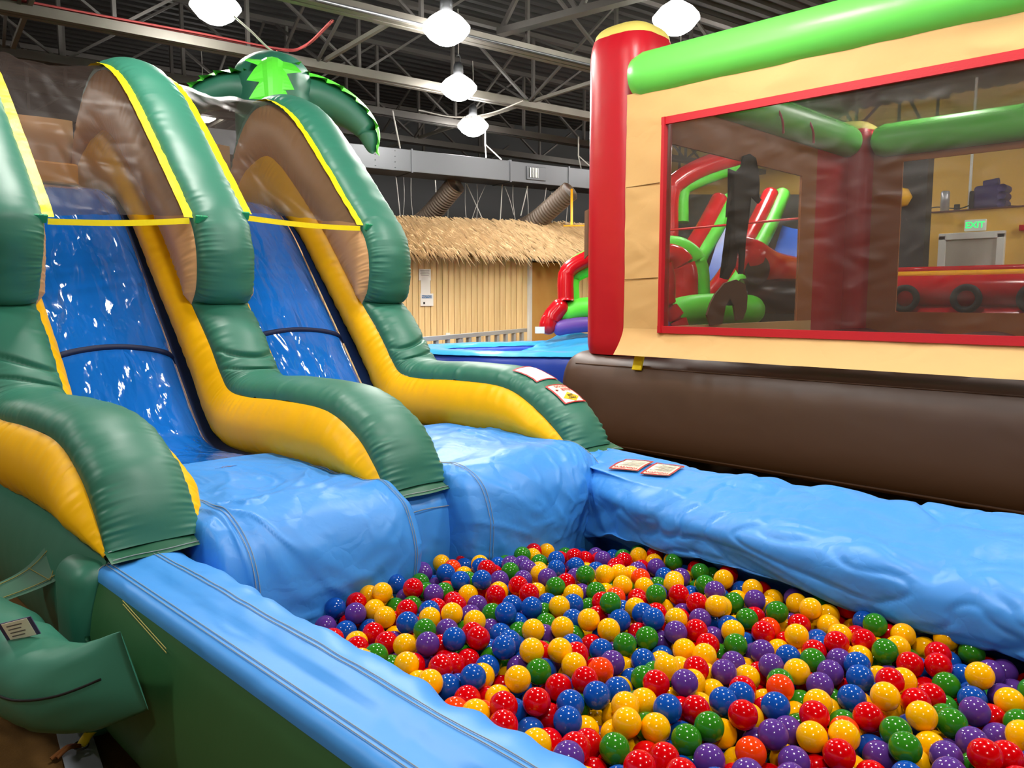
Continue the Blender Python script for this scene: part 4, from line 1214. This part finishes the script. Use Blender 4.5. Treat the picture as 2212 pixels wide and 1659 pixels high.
# right wall, loosely covered
def rin(y):
    ys = [-1.5, 0.3, 0.8, 1.3, 1.8, 2.4, 2.75, 2.96]; xs = [2.88, 2.90, 2.94, 2.98, 3.03, 3.16, 3.30, 3.47]
    return float(np.interp(y, ys, xs))
def rhem(y):
    return float(np.interp(y, [-1.5, 0.4, 1.2, 2.0, 2.5, 2.96], [.40, .41, .42, .40, .34, .24]))
def rwf(u, v):
    y = Y0 + 0.0 + (Y1 - Y0) * u
    xi = rin(y); hz = rhem(y)
    pts = [(3.86, .40), (3.87, .56), (3.83, .655), (3.70, .683), (3.52, .682), ((xi + 3.45) / 2, .668), (xi + 0.10, .645), (xi + 0.015, .58), (xi, .50), (xi + 0.02, hz), (xi + 0.10, hz - 0.02), (xi + 0.2, hz - 0.1), (xi + 0.22, .05)]
    p = catmull(pts, v * 12); q = catmull(pts, min(12, v * 12 + 0.1)); q0 = catmull(pts, max(0, v * 12 - 0.1))
    tx, tz = q[0] - q0[0], q[1] - q0[1]; L = math.hypot(tx, tz) or 1
    n = (tz / L, -tx / L)
    n = (n[0], n[1]) if v < 0.5 else (n[0], n[1])
    wr = 0.045 * crumple(p[0] * 1.1 + 3, y * 0.85, p[1] * 1.2)
    sag = 0.05 * (ridged(y * 0.8 + 1.3, 0, 0, 1) - 0.4) * math.exp(-((v - 0.72) / 0.12) ** 2)
    k = min(1, v * 6) * (1 - 0.9 * math.exp(-((y - 2.43) / 0.32) ** 4) * math.exp(-((v - 0.40) / 0.16) ** 4))
    return Vector((p[0] - n[0] * 0 + (-n[0]) * (wr + sag) * k, y, p[1] + (-n[1]) * (wr + sag) * k))
G('right_wall_cover', rwf, 380, 110, COVER, pl)
G('right_outer_side', lambda u, v: Vector((3.86 + 0.05 * (math.sin(v * PI) if 0 < v < 1 else 0), Y0 + (Y1 - Y0) * u, 0.02 + 0.5 * v)), 40, 8, GREEN, pl)
# near end wall, behind the viewer's field
G('near_wall_cover', lambda u, v: Vector((0.9 + 2.9 * u, Y1 - 0.02 + 0.18 * math.cos(v * PI), 0.05 + 0.6 * math.sin(v * PI) ** 0.5)), 40, 24, COVER2, pl)
box('pit_floor', (2.25, 0.82, 0.03), (2.4, 4.2, 0.05), mat('pit_floor_navy', (20, 40, 84), 0.6), pl)
# warning patches on the right wall top
def wtop(x, y, l=0.0):
    u = (Y0 - y) / (Y0 - Y1)
    best = min((i / 200 for i in range(30, 130)), key=lambda q: abs(rwf(u, q).x - x))
    p = rwf(u, best)
    return Vector((x, y, p.z + l))
def warn(cx_, cy_, wx, wy, ang, txt):
    ca, sa = math.cos(ang), math.sin(ang)
    def s(a, b, l):
        dx, dy = (a - 0.5) * wx, (b - 0.5) * wy
        return wtop(cx_ + dx * ca - dy * sa, cy_ + dx * sa + dy * ca, l)
    o = G('warning_patch', lambda a, b: s(a, b, 0.012), 12, 12, CREAM, pl)
    for q in (0, 1):
        G('patch_border', lambda a, b: s(q * 0.95 + 0.05 * a, b, 0.015), 2, 12, INKR, o)
        G('patch_border', lambda a, b: s(a, q * 0.94 + 0.06 * b, 0.015), 12, 2, INKR, o)
    # heading reads from the far side of the wall
    text_on('lettering', txt, 0.165, lambda x, y: s(0.15 + y * 0.9, 0.5 - x, 0.016), INKR, o, bold=0.005)
    for k in range(7):
        G('text_line', lambda a, b: s(0.30 + k * 0.085 + 0.025 * a, 0.12 + (0.72 - 0.1 * (k % 3)) * b, 0.016), 1, 8, INKK, o)
    return o
warn(3.49, 2.525, 0.25, 0.17, 0.25, 'WARNING')
warn(3.50, 2.33, 0.26, 0.16, 0.25, 'WARNING')

# ------------------------------------------------------------------ blower tube and bits on the carpet
bt = empty('inflation_tube', (0.72, 3.0, 0)); tag(bt, 'dark green fabric inflation tube tied off beside the pool', 'tube')
P = [at(-190, 1300, 3.1), at(-60, 1360, 2.85), at(28, 1408, 2.68), at(85, 1470, 2.50), at(175, 1485, 2.36), at(290, 1448, 2.26)]
def btf(u, v):
    c = Curve2.__call__(BC, u); c = Vector(c); t = Vector(BC.tan(u))
    s = t.cross(Vector((0, 0, 1))).normalized(); n = s.cross(t).normalized()
    a = v * 2 * PI
    r = 0.134
    q = max(0.0, (u - 0.72) / 0.28)
    fs_, fn_ = max(0.02, 1 - q ** 2.2), 1 - 0.12 * q                 # closed flat like the end of a pillow
    r *= 1 - 0.10 * math.exp(-((u - 0.52) / 0.03) ** 2) * (math.sin(a) > 0.2)
    r *= 1 + 0.035 * nz(u * 14, math.cos(a) * 2, math.sin(a) * 2) + 0.03 * nz(u * 16, math.cos(a) * 6, math.sin(a) * 6) + 0.10 * nz(u * 6, math.cos(a) * 9, math.sin(a) * 9) * max(0, u - 0.55)
    return c + s * math.cos(a) * r * fs_ + n * math.sin(a) * r * fn_
BC = Curve2(P)
G('sleeve', btf, 90, 36, GREEN, bt, closed_v=True, cap_u=True)
tube('sleeve_seam', [btf(0.45 + 0.5 * i / 14, 0.02) + Vector((0, 0, 0)) for i in range(15)], 0.004, BLACK, bt, nu=30, nv=5)
tagc = at(42, 1358, 2.50)
lbn = (CAM - tagc).normalized()
sR = Matrix.Rotation(0, 3, 'Z')
xr = (RIGHT + Vector((0, 0, 0.25))).normalized(); yr = (Vector((0, 0, 1)) + FWD * -0.3).normalized(); yr = (yr - xr * yr.dot(xr)).normalized()
def tagpt(x, y, z): return tagc + xr * x + yr * y + xr.cross(yr) * z
care = extrude_poly('care_label', [(-0.055, -0.035), (0.055, -0.035), (0.055, 0.035), (-0.055, 0.035)], tagpt, 0.003, mat('label_purple', (70, 58, 96), 0.6), bt)
extrude_poly('label_face', [(-0.042, -0.033), (0.042, -0.033), (0.042, 0.033), (-0.042, 0.033)], lambda x, y, z: tagpt(x, y, z + 0.003), 0.002, CREAM, care)
for k in range(4):
    extrude_poly('label_print', [(-0.03, 0.018 - 0.013 * k), (0.02 - 0.008 * (k % 2), 0.018 - 0.013 * k), (0.02 - 0.008 * (k % 2), 0.022 - 0.013 * k), (-0.03, 0.022 - 0.013 * k)], lambda x, y, z: tagpt(x, y, z + 0.005), 0.001, mat('label_grey', (120, 110, 104), 0.7), care)
# green anchor strap flap over the corner
SA, SB = [at(122, 1150, 3.12), at(60, 1222, 3.05), at(-10, 1262, 3.0), at(-80, 1290, 3.0)], [at(192, 1196, 2.98), at(120, 1255, 2.95), at(-10, 1306, 2.93), at(-80, 1330, 2.93)]
def strap(u, v):
    a = Vector(catmull([tuple(p) for p in SA], u * 3)); b = Vector(catmull([tuple(p) for p in SB], u * 3))
    return a.lerp(b, v)
sp = tag(G('anchor_strap', strap, 20, 6, FLAP, None), 'wide green anchor strap with gold stitching beside the slide base', 'strap')
for q in (0.15, 0.85):
    tube('strap_stitch', [strap(i / 12, q) + Vector((-0.003, -0.003, 0.004)) for i in range(13)], 0.002, STITCHY, sp, nu=16, nv=4)
for a, b in (((0.05, 0.1), (0.05, 0.9)), ((0.35, 0.1), (0.35, 0.9)), ((0.05, 0.1), (0.35, 0.9))):
    tube('strap_stitch', [strap(a[0] + (b[0] - a[0]) * i / 6, a[1] + (b[1] - a[1]) * i / 6) + Vector((-0.003, -0.003, 0.004)) for i in range(7)], 0.002, STITCHY, sp, nu=8, nv=4)
# anchor ring loop on the foot block
al = tag(empty('anchor_loop', (0.86, 2.93, 0.3)), 'stitched anchor loop with a metal ring at the slide foot', 'loop')
tube('webbing', [(0.84, 2.925, 0.42), (0.83, 2.90, 0.36), (0.835, 2.885, 0.30)], 0.012, FLAP, al, nu=10, nv=6, flat=0.3)
v_, f_ = grid(lambda u, q: Vector((0.84 + (0.03 + 0.004 * math.cos(q * 2 * PI)) * math.cos(u * 2 * PI), 2.875 + 0.004 * math.sin(q * 2 * PI), 0.275 + (0.03 + 0.004 * math.cos(q * 2 * PI)) * math.sin(u * 2 * PI))), 20, 6, closed_u=True, closed_v=True)
link('ring', mesh('ring', v_, f_), GALV, al)
# grey mat, yellow strap with clip and rope end on the carpet
mt = extrude_poly('floor_mat', [tuple(onz(*q, 0.0).xy) for q in ((110, 1540), (190, 1560), (235, 1700), (150, 1700))], lambda x, y, z: Vector((x, y, 0.001 + z)), 0.008, MAT_B); tag(mt, 'pale grey strip of mat on the carpet under the green tube', 'mat')
ys = tag(empty('tie_down_strap', (0.8, 2.95, 0)), 'yellow tie down strap with metal clip and frayed rope', 'strap')
q0, q1, q2 = onz(205, 1575, 0.05), onz(175, 1612, 0.02), onz(120, 1640, 0.02)
tube('yellow_webbing', [q0, q0.lerp(q1, 0.5) + Vector((0, 0, 0.01)), q1], 0.022, YSTRIP, ys, nu=8, nv=8, flat=0.25)
v_, f_ = grid(lambda u, q: q1 + Vector((0.022 * math.cos(u * 2 * PI), 0.03 * math.sin(u * 2 * PI), 0.004 + 0.004 * math.sin(q * 2 * PI))) + Vector((math.cos(u * 2 * PI), math.sin(u * 2 * PI), 0)) * 0.004 * math.cos(q * 2 * PI), 20, 6, closed_u=True, closed_v=True)
link('clip_ring', mesh('clip_ring', v_, f_), GALV, ys)
for k in range(4):
    d_ = Vector((random.uniform(-.02, .02), random.uniform(-.02, .02), 0))
    tube('rope_strand', [q1 + d_ * 0.3, q1.lerp(q2, 0.5) + d_ + Vector((0, 0, 0.015)), q2 + d_ * 1.5], 0.007, ROPE if k else REDWIRE, ys, nu=10, nv=6)

# ------------------------------------------------------------------ the balls
R_B = 0.0425
rng = np.random.default_rng(11)
bx0, by0, by1 = 1.27, -1.05, 2.83
def bmaxx(y): return np.interp(y, [-1.5, 0.3, 0.8, 1.3, 1.8, 2.4, 2.75, 2.96], [3.00, 3.02, 3.06, 3.10, 3.15, 3.26, 3.36, 3.44])
def bmaxy(x): return np.where(((x > 2.16) & (x < 2.5)), 2.82, 2.66)
def top_h(x, y):
    h = 0.405 + 0.035 * np.sin(x * 3.1 + 1.0) * np.cos(y * 2.7) + 0.02 * np.sin(x * 7 + y * 5)
    return h - 0.13 * np.exp(-((x - 3.35) ** 2 + (y - 2.75) ** 2) / 0.35) - 0.05 * np.clip((y - 2.0) / 0.8, 0, 1)
def flo(x, y): return top_h(x, y) - 0.135
B = np.zeros((4200, 3)); nb_ = 0
def zof(xy):
    """resting height of a ball dropped at each candidate"""
    z = flo(xy[:, 0], xy[:, 1])
    if nb_:
        d2 = ((xy[:, None, :] - B[None, :nb_, :2]) ** 2).sum(2)
        hit = d2 < (2 * R_B) ** 2
        zz = np.where(hit, B[None, :nb_, 2] + np.sqrt(np.maximum((2 * R_B) ** 2 - d2, 0)), -1)
        z = np.maximum(z, zz.max(1))
    return z
def inside(xy):
    x, y = xy[:, 0], xy[:, 1]
    return (x > bx0 + R_B * 0.4) & (x < bmaxx(y) - R_B * 0.6) & (y > by0) & (y < bmaxy(x) - R_B * 0.3)
miss = 0
while nb_ < 2900 and miss < 160:
    c = np.column_stack([rng.uniform(bx0, 3.46, 14), rng.uniform(by0, by1, 14)])
    c = c[inside(c)]
    if len(c) == 0: continue
    z = zof(c); k = int(np.argmin(z)); p = c[k]; pz = z[k]
    step = 0.03
    for it in range(7):
        q = p + rng.normal(0, step, (8, 2)); q = q[inside(q)]
        if len(q):
            zq = zof(q); j = int(np.argmin(zq))
            if zq[j] < pz: p, pz = q[j], zq[j]
        step *= 0.75
    if pz > top_h(p[0], p[1]) + 0.015:
        miss += 1; continue
    B[nb_] = (p[0], p[1], pz); nb_ += 1
    miss = max(0, miss - 1)
B = B[:nb_]
print('balls', nb_)
cols = [('red', (202, 0, 8)), ('yellow', (252, 180, 0)), ('blue', (14, 74, 164)), ('green', (44, 122, 22)), ('purple', (88, 50, 134)), ('orange', (240, 62, 6))]
pr = np.array([.24, .255, .18, .165, .145, .015]); pr /= pr.sum()
cid = rng.choice(6, nb_, p=pr)
BM = [mat('ball_' + n, c, 0.12, 0.42) for n, c in cols]
# which balls show largest: a small depth buffer of discs
V = B - np.array(CAM)
dep = V @ np.array(FWD); sx = V @ np.array(RIGHT) / dep * F + CX; sy = -(V @ np.array(UP)) / dep * F + CY
sc_ = 4.0
bufz = np.full((415, 553), 1e9); bufi = np.full((415, 553), -1)
for i in range(nb_):
    if dep[i] < 0.3: continue
    r = R_B / dep[i] * F / sc_; x, y = sx[i] / sc_, sy[i] / sc_
    a0, a1, c0, c1_ = int(max(0, y - r)), int(min(414, y + r + 1)), int(max(0, x - r)), int(min(552, x + r + 1))
    if a1 <= a0 or c1_ <= c0: continue
    yy, xx = np.mgrid[a0:a1 + 1, c0:c1_ + 1]
    m_ = ((xx - x) ** 2 + (yy - y) ** 2 <= r * r) & (dep[i] < bufz[a0:a1 + 1, c0:c1_ + 1])
    bufz[a0:a1 + 1, c0:c1_ + 1][m_] = dep[i]; bufi[a0:a1 + 1, c0:c1_ + 1][m_] = i
cnt = np.bincount(bufi[bufi >= 0], minlength=nb_)
order = np.argsort(-cnt)[:300]
single = set(int(i) for i in order)
def ico(sub):
    bm = bmesh.new(); bmesh.ops.create_icosphere(bm, subdivisions=sub, radius=R_B)
    vs_ = np.array([tuple(v.co) for v in bm.verts]); fs_ = np.array([[q.index for q in f_.verts] for f_ in bm.faces]); bm.free()
    return vs_, fs_
v4, f4 = ico(4)
bmesh_ = []
for k, (n, c) in enumerate(cols):
    me = mesh('pit_ball', v4, [tuple(int(q) for q in t) for t in f4]); me.materials.append(BM[k])
    me.polygons.foreach_set('use_smooth', [True] * len(me.polygons)); bmesh_.append(me)
for i in single:
    k = int(cid[i])
    o = bpy.data.objects.new('pit_ball', bmesh_[k]); o.location = B[i]; col.objects.link(o)
    tag(o, 'glossy %s plastic ball among the nearest in the ball pit' % cols[k][0], 'ball', '%s balls in the ball pit' % cols[k][0])
v3, f3 = ico(3)
rest = np.array([i for i in range(nb_) if i not in single])
vv = (B[rest][:, None, :] + v3[None]).reshape(-1, 3)
ff = (f3[None] + (np.arange(len(rest)) * len(v3))[:, None, None]).reshape(-1, 3)
me = bpy.data.meshes.new('pit_balls')
me.vertices.add(len(vv)); me.vertices.foreach_set('co', vv.ravel())
me.loops.add(ff.size); me.loops.foreach_set('vertex_index', ff.ravel().astype(np.int32))
me.polygons.add(len(ff)); me.polygons.foreach_set('loop_start', np.arange(0, ff.size, 3, dtype=np.int32))
me.polygons.foreach_set('material_index', np.repeat(cid[rest], len(f3)).astype(np.int32))
me.polygons.foreach_set('use_smooth', np.ones(len(ff), bool))
me.update(calc_edges=True); me.validate()
for m_ in BM: me.materials.append(m_)
o = bpy.data.objects.new('pit_balls', me); col.objects.link(o)
tag(o, 'mass of smaller and half buried coloured plastic balls filling the pit', 'balls', kind='stuff')
